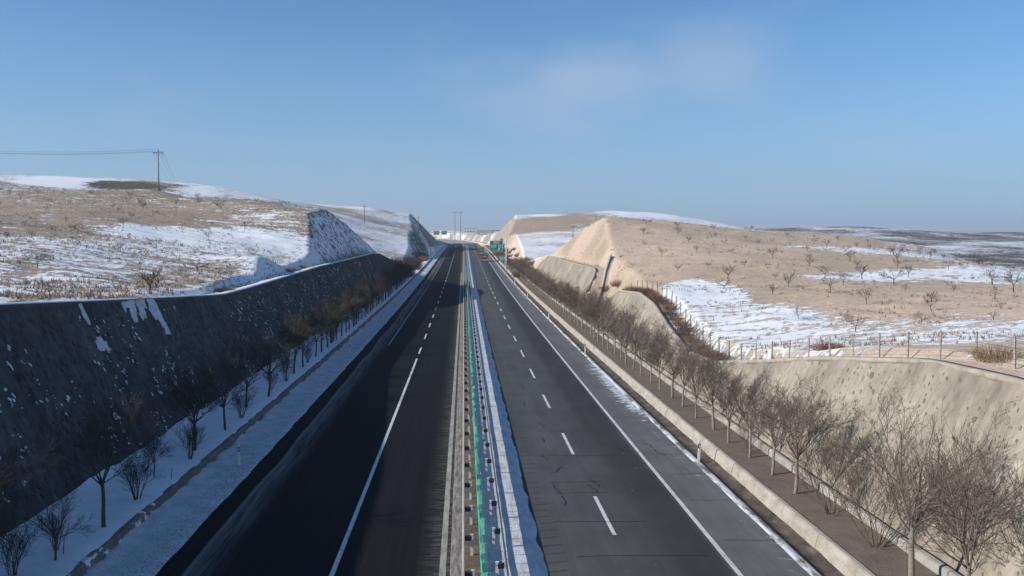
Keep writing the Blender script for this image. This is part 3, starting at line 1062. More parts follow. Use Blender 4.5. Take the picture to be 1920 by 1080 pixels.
kerb('kerb_right', 'pale concrete kerb wall between gutter and right planting strip', [(13.62, -0.2), (13.72, 0.30), (13.80, 0.50), (13.87, 0.54), (14.02, 0.54), (14.07, 0.48), (14.07, -0.2)], M['kerb_right'], -28, 420, 4.1, 0.025)
kerb('kerb_left', 'brown concrete kerb wall half buried in snow on the left', [(-13.40, -0.2), (-13.47, 0.42), (-13.52, 0.50), (-13.72, 0.52), (-13.78, 0.45), (-13.78, -0.2)], M['kerb_left'], -28, 420, 4.1, 0.02)


# ------------------------------------------------------------------ masonry walls
def wall_panel(side, y0, y1, mat, parent, name='wall_panel'):
    toe = TOE_L if side < 0 else TOE_R
    s = S_L if side < 0 else S_R
    pl = PLAT_L if side < 0 else PLAT_R
    near = 0.5 if y0 < 130 else 1.2
    nY = max(2, int((y1 - y0) / near) + 1)
    nH = 16 if y0 < 130 else 9
    Y = np.linspace(y0, y1, nY)
    h = wall_h(side, Y)
    T = np.linspace(0, 1, nH)
    Yg, Tg = np.meshgrid(Y, T, indexing='ij')
    H = -0.3 + Tg * (h[:, None] + 0.3)
    off = (fbm(Yg * 1.3, H * 1.3, 61) - 0.5) * 0.10 + (fbm(Yg * 0.25, H * 0.25, 62) - 0.5) * 0.25
    Xf = toe + s * H + off
    Zf = zr(Yg) + pl + H
    front = np.stack([side * Xf, Yg, Zf], -1)
    back = np.stack([side * (Xf + 0.35), Yg, Zf - 0.02], -1)
    V = np.concatenate([front.reshape(-1, 3), back.reshape(-1, 3)])
    n = nY * nH
    i = (np.arange(nY - 1)[:, None] * nH + np.arange(nH - 1)[None, :])
    f1 = np.stack([i, i + nH, i + nH + 1, i + 1], -1).reshape(-1, 4)
    f2 = f1[:, ::-1] + n
    fs = [f1, f2]
    for c in (0, nH - 1):
        a = np.arange(nY - 1) * nH + c
        fs.append(np.stack([a, a + nH, a + nH + n, a + n], -1))
    for rr in (0, nY - 1):
        a = rr * nH + np.arange(nH - 1)
        fs.append(np.stack([a, a + 1, a + 1 + n, a + n], -1))
    o = link_mesh(name, mesh_np(name, V, np.concatenate(fs), mat, False), parent)
    return o


def coping(side, y0, y1, mat, parent, w=0.5):
    Y = yline(y0, y1, 0.7)
    xt, zt = wall_top(side, Y)
    pts = [(-0.06, -0.22), (-0.07, 0.04), (w, 0.06), (w, -0.2)]
    V = np.stack([np.stack([side * (xt + px), Y, zt + pz], -1) for px, pz in pts], 1)
    n, k = V.shape[:2]
    F = []
    for a in range(n - 1):
        for b in range(k):
            b2 = (b + 1) % k
            F.append((a * k + b, a * k + b2, (a + 1) * k + b2, (a + 1) * k + b))
    F.append((0, 1, 2, 3))
    F.append(((n - 1) * k + 3, (n - 1) * k + 2, (n - 1) * k + 1, (n - 1) * k))
    return link_mesh('coping', mesh_np('coping', V.reshape(-1, 3), F, mat, False), parent)


def face_point(side, Y, h):
    toe = TOE_L if side < 0 else TOE_R
    s = S_L if side < 0 else S_R
    pl = PLAT_L if side < 0 else PLAT_R
    off = float((fbm(np.array([Y * 1.3]), np.array([h * 1.3]), 61)[0] - 0.5) * 0.10 + (fbm(np.array([Y * 0.25]), np.array([h * 0.25]), 62)[0] - 0.5) * 0.25)
    return side * (toe + s * h + off), Y, float(zr(Y)) + pl + h


def lump_mesh(name, seed, mat, squash=0.5):
    r = random.Random(seed)
    bm = bmesh.new()
    bmesh.ops.create_icosphere(bm, subdivisions=1, radius=1.0)
    for v in bm.verts:
        v.co *= 0.8 + 0.4 * r.random()
        v.co.z *= squash
    me = bpy.data.meshes.new(name)
    bm.to_mesh(me)
    bm.free()
    me.materials.append(mat)
    return me


def lumps_joined(name, items, mat, parent, seed=1, squash=0.45):
    """items: (center, sx, sy, rot(3x3 columns u,v,n))"""
    bm = bmesh.new()
    bmesh.ops.create_icosphere(bm, subdivisions=1, radius=1.0)
    bv = np.array([v.co[:] for v in bm.verts])
    bf = np.array([[v.index for v in f.verts] for f in bm.faces])
    bm.free()
    rs = np.random.RandomState(seed)
    V, F = [], []
    for (c, su, sv, sn, u, v, n) in items:
        b = bv * (0.75 + 0.5 * rs.rand(len(bv), 1))
        p = np.array(c)[None] + b[:, :1] * su * np.array(u)[None] + b[:, 1:2] * sv * np.array(v)[None] + b[:, 2:] * sn * np.array(n)[None]
        F.append(bf + len(V) * len(bv))
        V.append(p)
    if not V: return None
    o = link_mesh(name, mesh_np(name, np.concatenate(V), np.concatenate(F), mat, True), parent)
    tag(o, kind='stuff')
    return o


def slope_frame(side, tilt=0.0):
    s = S_L if side < 0 else S_R
    up = Vector((side * s, 0, 1)).normalized()          # up the slope
    along = Vector((0, 1, 0))
    nrm = Vector((-side, 0, s)).normalized()
    c, sn = math.cos(tilt), math.sin(tilt)
    u = along * c + up * sn
    v = up * c - along * sn
    return u, v, nrm


def build_left_wall():
    w = empty('retaining_wall', (-TOE_L, 40, PLAT_L))
    tag(w, 'long dark stone faced retaining wall in shadow on the left, flecked with snow', 'wall', 'stone walls of the cutting', 'thing')
    w.location = (0, 0, 0)
    y = -25.0
    while y < 298:
        e = min(y + 10.0, 298)
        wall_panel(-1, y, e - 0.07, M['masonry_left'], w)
        y = e
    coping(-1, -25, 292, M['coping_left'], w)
    r = random.Random(11)
    # stones standing proud of the mortar and snow caught on them
    st, sn = [], []
    for k in range(1500):
        Y = 30 + 150 * r.random() ** 1.3
        h = wall_h(-1, Y) * (0.02 + 0.93 * r.random())
        c = face_point(-1, Y, float(h))
        u, v, n = slope_frame(-1, r.random() * 3)
        s = 0.10 + 0.10 * r.random()
        st.append((c, s, s * (0.6 + 0.3 * r.random()), 0.05 + 0.03 * r.random(), u, v, n))
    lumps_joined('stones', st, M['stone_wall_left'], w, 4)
    for k in range(1900):
        Y = 31 + 190 * r.random() ** 1.5
        hm = float(wall_h(-1, Y))
        h = hm * (0.02 + 0.9 * r.random())
        g = float(fbm(np.array([Y / 5]), np.array([h / 2.5]), 71, 2)[0])
        if g < 0.46 + 0.1 * r.random(): continue
        x, yy, z = face_point(-1, Y, h)
        u, v, n = slope_frame(-1, 0.2 + 0.9 * r.random())
        big = r.random() ** 5
        s = 0.03 + 0.05 * r.random() + 0.16 * big
        for q in range(1 + int(3 * r.random() ** 2)):
            j1, j2 = r.gauss(0, s * 0.9), r.gauss(0, s * 1.2)
            sn.append(((x + 0.05 - S_L * j2, yy + j1, z + j2), s * (0.25 + 0.3 * r.random()), s * (0.6 + 0.6 * r.random()), 0.04, u, v, n))
    # larger sheets of snow clinging to the face below the coping
    for (Yc, ln, h0, h1, th) in ((63.6, 2.9, 1.3, -0.05, 0.42), (66.3, 0.5, 2.4, 0.0, 0.46), (54.6, 0.28, 1.5, 0.0, 0.42), (54.9, 0.8, 2.9, 1.9, 0.60), (39.5, 1.0, 6.5, 5.8, 0.56)):
        ys_ = np.arange(Yc - ln, Yc + ln, 0.09)
        hs_ = np.arange(h1, h0, 0.09)
        Vq, Fq, idx = [], [], {}
        keep = set()
        for a_, yv in enumerate(ys_):
            for b_, hv in enumerate(hs_):
                g = float(fbm(np.array([yv * 1.3 + 0.5 * hv]), np.array([hv * 0.8]), 91, 5)[0])
                fall = max(abs(yv - Yc) / ln, (hv - h1) / (h0 - h1)) ** 3 * 0.28
                if g - fall > th - 0.06: keep.add((a_, b_))

        def vid(a_, b_):
            if (a_, b_) not in idx:
                yv = Yc - ln + a_ * 0.09
                hv = float(wall_h(-1, yv)) - h1 - b_ * 0.09
                x, yy, z = face_point(-1, yv, hv)
                idx[(a_, b_)] = len(Vq)
                inner = all((a_ + p, b_ + q) in keep for p in (-1, 0) for q in (-1, 0))
                Vq.append((x + (0.05 if inner else -0.02), yy, z + 0.02))
            return idx[(a_, b_)]
        for (a_, b_) in keep:
            Fq.append((vid(a_, b_), vid(a_, b_ + 1), vid(a_ + 1, b_ + 1), vid(a_ + 1, b_)))
        if Fq: link_mesh('snow_patch', mesh_np('snow_patch', Vq, Fq, M['snow_old'], True), w)['kind'] = 'stuff'
    lumps_joined('snow_flecks', sn, M['snow'], w, 5)
    # snow lying on the top of the wall
    Y = yline(30, 260, 0.6)
    xt, zt = wall_top(-1, Y)
    f = (fbm(Y * 0.3, Y * 0, 77, 3) - 0.5)
    cols = [(0.02 + f * 0.12, 0.045), (0.10 + f * 0.1, 0.10), (0.35, 0.13), (0.7, 0.10), (1.1, 0.02)]
    V = np.stack([np.stack([-(xt + a), Y, zt + b], -1) for a, b in cols], 1)
    n, k = V.shape[:2]
    i = np.arange(n - 1)[:, None] * k + np.arange(k - 1)[None, :]
    F = np.stack([i, i + k, i + k + 1, i + 1], -1).reshape(-1, 4)
    link_mesh('snow_cap', mesh_np('snow_cap', V.reshape(-1, 3), F, M['snow'], True), w)


build_left_wall()


def build_right_wall(y0, y1, label, stones):
    w = empty('retaining_wall')
    tag(w, label, 'wall', 'stone walls of the cutting', 'thing')
    y = y0
    while y < y1 - 1:
        e = min(y + 15.0, y1)
        wall_panel(1, y, e - 0.012, M['masonry_right'], w)
        y = e
    coping(1, y0, y1, M['coping_right'], w, 0.4)
    if not stones: return w
    r = random.Random(23)
    lm = [lump_mesh('stone', 100 + q, M['stone_dark'] if q % 3 == 0 else M['stone_mid']) for q in range(9)]
    spots = []
    for k in range(6000):
        Y = 29 + 95 * r.random() ** 1.4
        hm = float(wall_h(1, Y))
        h = hm * (0.05 + 0.90 * r.random())
        g = float(fbm(np.array([Y / 3.5]), np.array([h / 2.2]), 81, 2)[0])
        if g < 0.44 + 0.16 * r.random(): continue
        if any(abs(Y - a) < 0.30 and abs(h - b) < 0.22 for a, b in spots): continue
        spots.append((Y, h))
        if len(spots) > 850: break
    spots.sort(key=lambda s: s[0] - 0.2 * s[1])
    rest = []
    for q, (Y, h) in enumerate(spots):
        c = face_point(1, Y, h)
        tl = 0.5 + 1.0 * r.random()
        u, v, n = slope_frame(1, tl)
        big = r.random() ** 2
        su, sv, sn = (0.07 + 0.16 * big) * (0.8 + 0.5 * r.random()), (0.04 + 0.09 * big) * (0.7 + 0.7 * r.random()), 0.045
        if q < 300:
            o = link_mesh('stone', lm[r.randint(0, 8)], w)
            from mathutils import Matrix
            mt = Matrix(((u.x * su, v.x * sv, n.x * sn * 2, c[0]), (u.y * su, v.y * sv, n.y * sn * 2, c[1]), (u.z * su, v.z * sv, n.z * sn * 2, c[2]), (0, 0, 0, 1)))
            o.matrix_local = mt
        else:
            rest.append((c, su, sv, sn, u, v, n))
    lumps_joined('stones', rest, M['stone_mid'], w, 6)
    return w


build_right_wall(-25, 130.5, 'sunlit beige stone faced slope nearest on the right, its top dipping midway', True)
build_right_wall(146.6, 255, 'sunlit beige stone faced slope farther off on the right below tan bluff', False)


# low wall at the back of the right planting strip
def low_wall():
    w = empty('low_wall')
    tag(w, 'low pale stone wall behind the row of bare trees on the right', 'wall', None, 'thing')
    y = -20.0
    r = random.Random(9)
    while y < 300:
        L = 3.0 * (0.85 + 0.3 * r.random())
        mb = MB()
        yy = [y, y + L / 2, y + L - 0.03]
        prof = [(16.10, 0.35), (16.14, 0.88), (16.20, 0.92), (16.36, 0.92), (16.42, 0.86), (16.42, 0.35)]
        k = len(prof)
        for yv in yy:
            for x, z in prof:
                mb.v.append((x + (r.random() - 0.5) * 0.03, yv, float(zr(yv)) + z + (r.random() - 0.5) * 0.03))
        for a in range(2):
            for b in range(k):
                b2 = (b + 1) % k
                mb.f.append((a * k + b, a * k + b2, (a + 1) * k + b2, (a + 1) * k + b))
        mb.f.append(tuple(range(k - 1, -1, -1)))
        mb.f.append(tuple(2 * k + q for q in range(k)))
        mb.build('wall_block', M['concrete'], w)
        y += L


low_wall()


# concrete channel running down the gap in the right wall
def chute():
    w = empty('drainage_chute')
    tag(w, 'pale concrete drainage channel in the gap between the right stone slopes', 'drain')
    N = 14
    ctr = []
    for q in range(N + 1):
        f = q / N
        X = 23.6 - 4.6 * f - 0.5 * math.sin(f * 3.1)
        Y = 151.0 - 15.0 * f
        ctr.append(Vector((X, Y, 0)))
    for p in ctr: p.z = gz(p.x, p.y)
    zs = [p.z for p in ctr]
    for q in range(1, N): ctr[q].z = max((zs[q - 1] + zs[q] + zs[q + 1]) / 3, zs[q])
    prof = {'side_wall': [(-0.85, -0.5), (-0.85, 0.32), (-0.62, 0.34), (-0.55, -0.5)], 'channel_floor': [(-0.54, -0.5), (-0.54, -0.02), (0.54, -0.02), (0.54, -0.5)]}
    prof2 = [(-x, z) for x, z in prof['side_wall']]
    for nm, pr in (('side_wall', prof['side_wall']), ('side_wall', prof2), ('channel_floor', prof['channel_floor'])):
        mb = MB()
        for q, p in enumerate(ctr):
            t = (ctr[min(q + 1, N)] - ctr[max(q - 1, 0)])
            t.z = 0
            t.normalize()
            n = Vector((t.y, -t.x, 0))
            for x, z in pr:
                v = p + n * x
                mb.v.append((v.x, v.y, v.z + z))
        k = len(pr)
        for q in range(N):
            for b_ in range(k):
                b2 = (b_ + 1) % k
                mb.f.append((q * k + b_, q * k + b2, (q + 1) * k + b2, (q + 1) * k + b_))
        mb.f.append(tuple(range(k)))
        mb.f.append(tuple(N * k + i for i in range(k)))
        mb.build(nm, M['concrete_pale'] if nm == 'side_wall' else M['concrete'], w)


chute()


# ------------------------------------------------------------------ median: guardrails and anti-glare fence
def beam_mesh(name, x, face, y0, y1, mat):
    """W-beam: corrugated steel, face = -1 looks left, +1 right"""
    Y = yline(y0, y1, 2.0)
    pr = [(0.0, 0.86), (0.02, 0.855), (0.082, 0.80), (0.082, 0.765), (0.0, 0.725), (0.0, 0.685), (0.082, 0.645), (0.082, 0.61), (0.02, 0.555), (0.0, 0.55)]
    loop = pr + [(a - 0.006 - (0.0 if 0 < q < 9 else 0.0), b) for q, (a, b) in reversed(list(enumerate(pr)))]
    V = np.stack([np.stack([cx(Y) + x + face * a, Y, zr(Y) + b], -1) for a, b in loop], 1)
    n, k = V.shape[:2]
    i = np.arange(n - 1)[:, None] * k
    j = np.arange(k)[None, :]
    j2 = (np.arange(k)[None, :] + 1) % k
    F = np.stack([i + j, i + j2, i + k + j2, i + k + j], -1).reshape(-1, 4)
    return mesh_np(name, V.reshape(-1, 3), F, mat, False)


def guardrail(x, face, label, y0, y1, post_x, off):
    w = empty('guardrail')
    tag(w, label, 'guardrail', 'steel guardrails of the median')
    link_mesh('beam', beam_mesh('beam', x, face, y0, y1, M['galvanised']), w)
    pm = MB()
    pm.prism([(-0.055, -0.035), (0.055, -0.035), (0.055, 0.035), (-0.055, 0.035)], -0.15, 0.80, 'z')
    pm.prism([(-0.062, -0.042), (0.062, -0.042), (0.062, 0.042), (-0.062, 0.042)], 0.80, 0.825, 'z')
    post = pm.mesh('post', M['galvanised_white'])
    bm_ = MB().box((0, 0, 0.70), (abs(post_x - x) - 0.05, 0.09, 0.20)).mesh('spacer_block', M['steel_dark'])
    y = off
    k = 0
    while y < y1 - 1:
        p = link_mesh('post', post, w, (float(cx(y)) + post_x, y, float(zr(y)) + 0.06))
        if y < 240:
            link_mesh('spacer_block', bm_, p, ((x - post_x) * 0.5, 0, -0.02))
        y += 4.0
    return w


guardrail(-0.02, -1, 'galvanised guardrail on the left edge of the median, beside dark carriageway', 18, 690, 0.27, 20.4)
guardrail(1.40, 1, 'galvanised guardrail on the right edge of the median, along snow strip', 18, 690, 1.12, 21.2)


def glare_fence():
    w = empty('anti_glare_fence')
    tag(w, 'long green anti-glare fence of upright fins running down the median', 'fence')
    X = 0.66
    Y = yline(18, 690, 2.0)
    for nm, dx, z, r in (('rail', -0.06, 0.70, 0.055), ('rail', 0.02, 0.98, 0.025)):
        mb = MB()
        mb.tube([(float(cx(y)) + X + dx, y, float(zr(y)) + z) for y in Y], r, 6)
        mb.build(nm, M['fin_green'], w, smooth=True)
    fm = []
    for q in range(3):
        mb = MB()
        ang = R(66 + 8 * q)
        c, s = math.cos(ang), math.sin(ang)
        # a slightly curved blade, wider at mid height, round shouldered at the top
        prof = [(0.035, 0.72), (0.05, 0.95), (0.085, 1.25), (0.135, 1.50), (0.12, 1.60)]
        n = 0
        for t_ in (-0.007, 0.007):
            for wd, z in prof:
                for u in (-1, 0, 1):
                    bow = 0.03 * (1 - u * u) + t_
                    mb.v.append((u * wd * s + bow * c, u * wd * c - bow * s, z))
        m = len(prof) * 3
        for lay in (0, 1):
            for a in range(len(prof) - 1):
                for b in range(2):
                    i = lay * m + a * 3 + b
                    qd = (i, i + 1, i + 4, i + 3)
                    mb.f.append(qd if lay else qd[::-1])
        for a in range(len(prof) - 1):
            for b in (0, 2):
                i = a * 3 + b
                mb.f.append((i, i + 3, i + 3 + m, i + m))
        for b in range(2):
            i = (len(prof) - 1) * 3 + b
            mb.f.append((i, i + 1, i + 1 + m, i + m))
            mb.f.append((b, b + 1, b + 1 + m, b + m))
        fm.append(mb.mesh('fin', M['fin_pale']))
    r = random.Random(2)
    y = 19.0
    k = 0
    rest = MB()
    while y < 680:
        o3 = (float(cx(y)) + X + (r.random() - 0.5) * 0.03, y, float(zr(y)))
        if k < 300:
            o = link_mesh('fin', fm[k % 3], w, o3)
            o.rotation_euler = ((r.random() - 0.5) * 0.06, (r.random() - 0.5) * 0.08, (r.random() - 0.5) * 0.25)
            y += 1.0
        else:
            rest.prism([(o3[0] - 0.1, y - 0.01), (o3[0] + 0.1, y + 0.03), (o3[0] + 0.1, y + 0.05), (o3[0] - 0.1, y + 0.01)], o3[2] + 0.72, o3[2] + 1.6, 'z')
            y += 1.4
        k += 1
    o = rest.build('fins', M['fin_green_dark'], w)
    tag(o, kind='stuff')
    pm = MB().cyl((0, 0, 0.38), 0.035, 0.72, 'z', 8).mesh('post', M['fin_green_dark'])
    y = 19.5
    while y < 680:
        link_mesh('post', pm, w, (float(cx(y)) + X - 0.05, y, float(zr(y))))
        y += 4.0


glare_fence()


# ------------------------------------------------------------------ delineator posts
def delineator():
    t = empty('delineator_post')
    mb = MB()
    prof = [(-0.06, -0.05), (0.06, -0.05), (0.05, 0.05), (-0.05, 0.05)]
    mb.prism(prof, -0.1, 0.66, 'z')
    mb.build('lower_post', M['post_white'], t)
    mb = MB()
    mb.prism([(a * 1.02, b * 1.02) for a, b in prof], 0.66, 0.92, 'z')
    band = mb.build('black_band', M['post_black'], t)
    MB().box((0, -0.054, 0.79), (0.045, 0.008, 0.18)).build('reflector', M['post_white'], band)
    mb = MB()
    mb.prism(prof, 0.92, 1.07, 'z')
    n = len(mb.v)
    mb.prism([(a * 0.7, b * 0.9) for a, b in prof], 1.07, 1.12, 'z')
    mb.build('post_top', M['post_white'], t)
    return t


_dp = delineator()
_first = True
for side, X, where in ((1, 12.72, 'on the right hard shoulder edge'), (-1, -11.95, 'standing in the left snow bank')):
    for k, Y in enumerate((52.0, 102.0, 146.0, 195.0, 245.0, 295.0)):
        o = _dp if _first else copy_tree(_dp)
        _first = False
        o.location = (X, Y, float(zr(Y)) + (0.02 if side > 0 else 0.10))
        o.rotation_euler = (rnd.uniform(-0.05, 0.05), rnd.uniform(-0.06, 0.06) + (0.08 if side > 0 and k == 0 else 0), rnd.uniform(-0.15, 0.15))
        tag(o, 'white post with black band %s, %s from the camera' % (where, ORD[k]), 'post', 'roadside delineator posts')


# ------------------------------------------------------------------ bare trees and shrubs
def branch(r, out, p, d, L, rad, lvl, maxl, up, wig, kids, ang):
    n = max(2, int(L / 0.35) + 1) if lvl < 2 else 3
    pts, rs = [p.copy()], [rad]
    q = p.copy()
    dd = d.copy()
    for i in range(n):
        dd = dd + Vector((r.gauss(0, wig), r.gauss(0, wig), r.gauss(0, wig) + up))
        dd.normalize()
        q = q + dd * (L / n)
        pts.append(q.copy())
        rs.append(rad * (1 - 0.72 * (i + 1) / n))
    out.append((lvl, pts, rs))
    if lvl >= maxl: return
    k = kids[lvl]
    k = int(k * (0.8 + 0.4 * r.random()) + 0.5)
    for i in range(k):
        f = 0.22 + 0.76 * (i + r.random()) / k
        j = min(int(f * n), n - 1)
        t = f * n - j
        pp = pts[j].lerp(pts[j + 1], t)
        ax = (pts[j + 1] - pts[j]).normalized()
        a = Vector((r.gauss(0, 1), r.gauss(0, 1), r.gauss(0, 1)))
        a = (a - ax * a.dot(ax)).normalized()
        an = ang * (0.65 + 0.7 * r.random())
        nd = ax * math.cos(an) + a * math.sin(an)
        branch(r, out, pp, nd, L * (0.40 + 0.28 * r.random()) * (1.15 - 0.5 * f), max(rs[j] * 0.62, 0.006), lvl + 1, maxl, up, wig, kids, ang)


def tubes(mb, items, thin=0.0055):
    for lvl, pts, rs in items:
        mb.tube(pts, [max(x, thin) for x in rs], 6 if lvl == 0 else (4 if lvl == 1 else 3), cap=False)


def tree_meshes(seed, H, trunk_h, bark, twig, spread=0.5, nlimb=6, kids=(0, 7, 5, 4), crown=0.85, far=False):
    r = random.Random(seed)
    out = []
    tp = [Vector((0, 0, -0.15))]
    for i in range(5):
        tp.append(tp[-1] + Vector((r.gauss(0, 0.018), r.gauss(0, 0.018), (trunk_h + 0.15) / 5)))
    trunk = MB()
    r0 = 0.012 * H + 0.014
    trunk.tube(tp, [r0 * 1.25, r0 * 1.05, r0, r0 * 0.96, r0 * 0.92, r0 * 0.8], 7)
    top = tp[-1]
    for i in range(nlimb):
        a = i * 2.4 + r.random() * 0.8
        base = tp[-1].lerp(tp[-2], 0.9 * r.random())
        tilt = spread * (0.25 + 1.0 * (i + 0.5) / nlimb)
        d = Vector((math.cos(a) * math.sin(tilt), math.sin(a) * math.sin(tilt), math.cos(tilt)))
        L = (H - trunk_h) * crown * (1.1 - 0.35 * (i + 0.5) / nlimb) * (0.85 + 0.3 * r.random())
        branch(r, out, base, d, L, r0 * (0.62 - 0.25 * i / nlimb), 1, 3 if far else 4, 0.045, 0.085, (0,) + tuple(kids[1:]) + (3,), 0.58)
    crown_mb = MB()
    tubes(crown_mb, out, 0.012 if far else 0.0055)
    zt = max(v[2] for v in crown_mb.v)
    k = (H - trunk_h) / (zt - top.z)
    crown_mb.v = [(x * k ** 0.5, y * k ** 0.5, z if z < top.z else top.z + (z - top.z) * k) for x, y, z in crown_mb.v]
    return trunk.mesh('trunk', bark, True), crown_mb.mesh('crown', twig, True)


def shrub_mesh(seed, H, twig, stems=11, spread=0.5, kids=(6, 5, 3)):
    r = random.Random(seed)
    out = []
    for i in range(stems):
        a = r.random() * 6.283
        tilt = spread * (0.25 + 0.9 * r.random())
        d = Vector((math.cos(a) * math.sin(tilt), math.sin(a) * math.sin(tilt), math.cos(tilt)))
        branch(r, out, Vector((math.cos(a) * 0.12 * r.random(), math.sin(a) * 0.12 * r.random(), -0.1)), d, H * (0.7 + 0.35 * r.random()), 0.017, 1, 3, 0.04, 0.08, (0,) + kids, 0.5)
    mb = MB()
    tubes(mb, out)
    return mb.mesh('branches', twig, True)


def orchard_mesh(seed, H):
    r = random.Random(seed)
    out = []
    th = H * (0.25 + 0.12 * r.random())
    lean = Vector((r.gauss(0, 0.12), r.gauss(0, 0.12), 1)).normalized()
    top = lean * th
    mb = MB()
    mb.tube([Vector((0, 0, -0.1)), lean * th * 0.5, top], [0.045, 0.04, 0.036], 5)
    n = r.randint(4, 6)
    for i in range(n):
        a = i * 6.283 / n + r.random() * 0.8
        tilt = 0.45 + 0.55 * r.random()
        d = Vector((math.cos(a) * math.sin(tilt), math.sin(a) * math.sin(tilt), math.cos(tilt)))
        branch(r, out, top, d, H * (0.55 + 0.3 * r.random()), 0.026, 1, 3, 0.06, 0.12, (0, 5, 3), 0.7)
    for lvl, pts, rs in out:
        mb.tube(pts, [max(x * 0.8, 0.009) for x in rs], 4 if lvl == 1 else 3, cap=False)
    return mb.mesh('orchard_tree', M['orchard_wood'], True)


def tuft_mesh(seed, w, h, mat, n=170):
    r = random.Random(seed)
    mb = MB()
    for i in range(n):
        a = r.random() * 6.283
        rr = w * 0.5 * math.sqrt(r.random())
        x, y = math.cos(a) * rr, math.sin(a) * rr
        hh = h * (1 - (rr / (w * 0.5)) ** 2 * 0.6) * (0.6 + 0.5 * r.random())
        dx, dy = x * 0.5 + r.gauss(0, 0.12), y * 0.5 + r.gauss(0, 0.12)
        mb.tube([(x, y, -0.1), (x + dx * 0.4, y + dy * 0.4, hh * 0.6), (x + dx, y + dy, hh)], [0.014, 0.011, 0.006], 3, cap=False)
    return mb.mesh('dry_stalks', mat, True)


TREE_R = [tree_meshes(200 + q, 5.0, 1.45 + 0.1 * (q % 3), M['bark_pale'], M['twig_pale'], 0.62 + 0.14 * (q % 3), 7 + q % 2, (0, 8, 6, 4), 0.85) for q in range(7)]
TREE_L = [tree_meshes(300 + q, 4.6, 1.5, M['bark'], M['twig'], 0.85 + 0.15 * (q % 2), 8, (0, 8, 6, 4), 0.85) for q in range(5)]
TREE_BIG = [tree_meshes(400 + q, 6.6, 1.9, M['bark_pale'], M['twig_pale'], 0.58 + 0.10 * q, 6, (0, 7, 6, 3), 0.9) for q in range(2)]
FAR_R = [tree_meshes(220 + q, 5.0, 1.5, M['bark_pale'], M['twig_pale'], 0.7, 8, (0, 9, 7, 4), 0.85, True) for q in range(3)]
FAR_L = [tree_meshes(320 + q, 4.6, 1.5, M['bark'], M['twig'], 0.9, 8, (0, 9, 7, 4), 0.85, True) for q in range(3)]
SHRUB_R = [shrub_mesh(500 + q, 2.6, M['twig_pale'], 12, 0.55) for q in range(3)]
SHRUB_L = [shrub_mesh(520 + q, 2.0, M['twig'], 13, 0.38) for q in range(3)]
ORCH = [orchard_mesh(600 + q, 1.5) for q in range(9)]


def put_tree(pair, X, Y, Z, sc, rz, label, group, name='bare_tree'):
    t = empty(name, (X, Y, Z), rz)
    t.rotation_euler = (rnd.gauss(0, 0.035), rnd.gauss(0, 0.035), rz)
    t.scale = (sc * (0.92 + 0.16 * rnd.random()), sc * (0.92 + 0.16 * rnd.random()), sc)
    link_mesh('trunk', pair[0], t)
    link_mesh('crown', pair[1], t)
    tag(t, label, 'tree', group)
    return t


def put_shrub(me, X, Y, Z, sc, rz, label, group, name='bare_shrub'):
    t = link_mesh(name, me, None, (X, Y, Z))
    t.rotation_euler = (0, 0, rz)
    t.scale = (sc, sc, sc)
    tag(t, label, 'shrub', group)
    return t


# right-hand row, about 4 m apart
right_spec = {28.0: ('big', 0.95), 31.6: ('big', 1.0), 35.4: ('shrub', 1.25), 39.4: ('shrub', 1.1), 42.9: ('tree', 1.10), 46.8: ('tree', 0.98), 50.6: ('mix', 1.0)}
Y = 28.0
kt = 0
ks = 0
rows = sorted(right_spec)
rows += [54.2 + 3.85 * i for i in range(62)]
for i, Y in enumerate(rows):
    kind, sc = right_spec.get(Y, ('tree', 0.86 + 0.36 * rnd.random()))
    X = 15.0 + rnd.uniform(-0.15, 0.15)
    Yj = Y + rnd.uniform(-0.25, 0.25)
    Z = float(zr(Yj)) + 0.50
    rz = rnd.random() * 6.283
    if kind in ('tree', 'mix', 'big'):
        lab = 'bare tree on the right planting strip, %s of the row from the camera' % ORD[kt]
        pair = TREE_BIG[kt % 2] if kind == 'big' else (TREE_R[(i * 3) % 7] if Y < 125 else FAR_R[i % 3])
        put_tree(pair, X, Yj, Z, sc, rz, lab, 'row of bare trees on the right planting strip')
        kt += 1
    if kind in ('shrub', 'mix'):
        ks += 1
        put_shrub(SHRUB_R[i % 3], X + 0.25, Yj + (0.9 if kind == 'mix' else 0), Z, sc * (0.55 if kind == 'mix' else 1.0), rz,
                  'many-stemmed bare shrub on the right planting strip, %s from the camera' % ORD[ks - 1], 'bare shrubs on the right planting strip')
# thicket behind the low wall
sp = [(18.2, 29.2, 1.45), (17.4, 31.4, 1.2), (17.9, 33.2, 1.4), (17.3, 35.6, 1.15), (17.5, 38.2, 1.2), (17.3, 41.2, 1.0), (17.2, 45.0, 0.85)]
for i, (X, Y, sc) in enumerate(sp):
    put_shrub(SHRUB_R[(i + 1) % 3], X, Y, float(zr(Y)) + 0.6, sc, rnd.random() * 6, 'tangled bare shrub behind the low wall at lower right, %s from the camera' % ORD[i], 'bare shrubs behind the low wall')
for i in range(26):
    Y = 50 + i * 6.5 + rnd.uniform(-1.5, 1.5)
    put_shrub(SHRUB_R[i % 3], 16.85 + rnd.uniform(-0.1, 0.2), Y, float(zr(Y)) + 0.55, 0.45 + 0.3 * rnd.random(), rnd.random() * 6,
              'low bare shrub between low wall and right slope, %s from the camera' % ORD[i], 'low shrubs at the foot of the right slope')

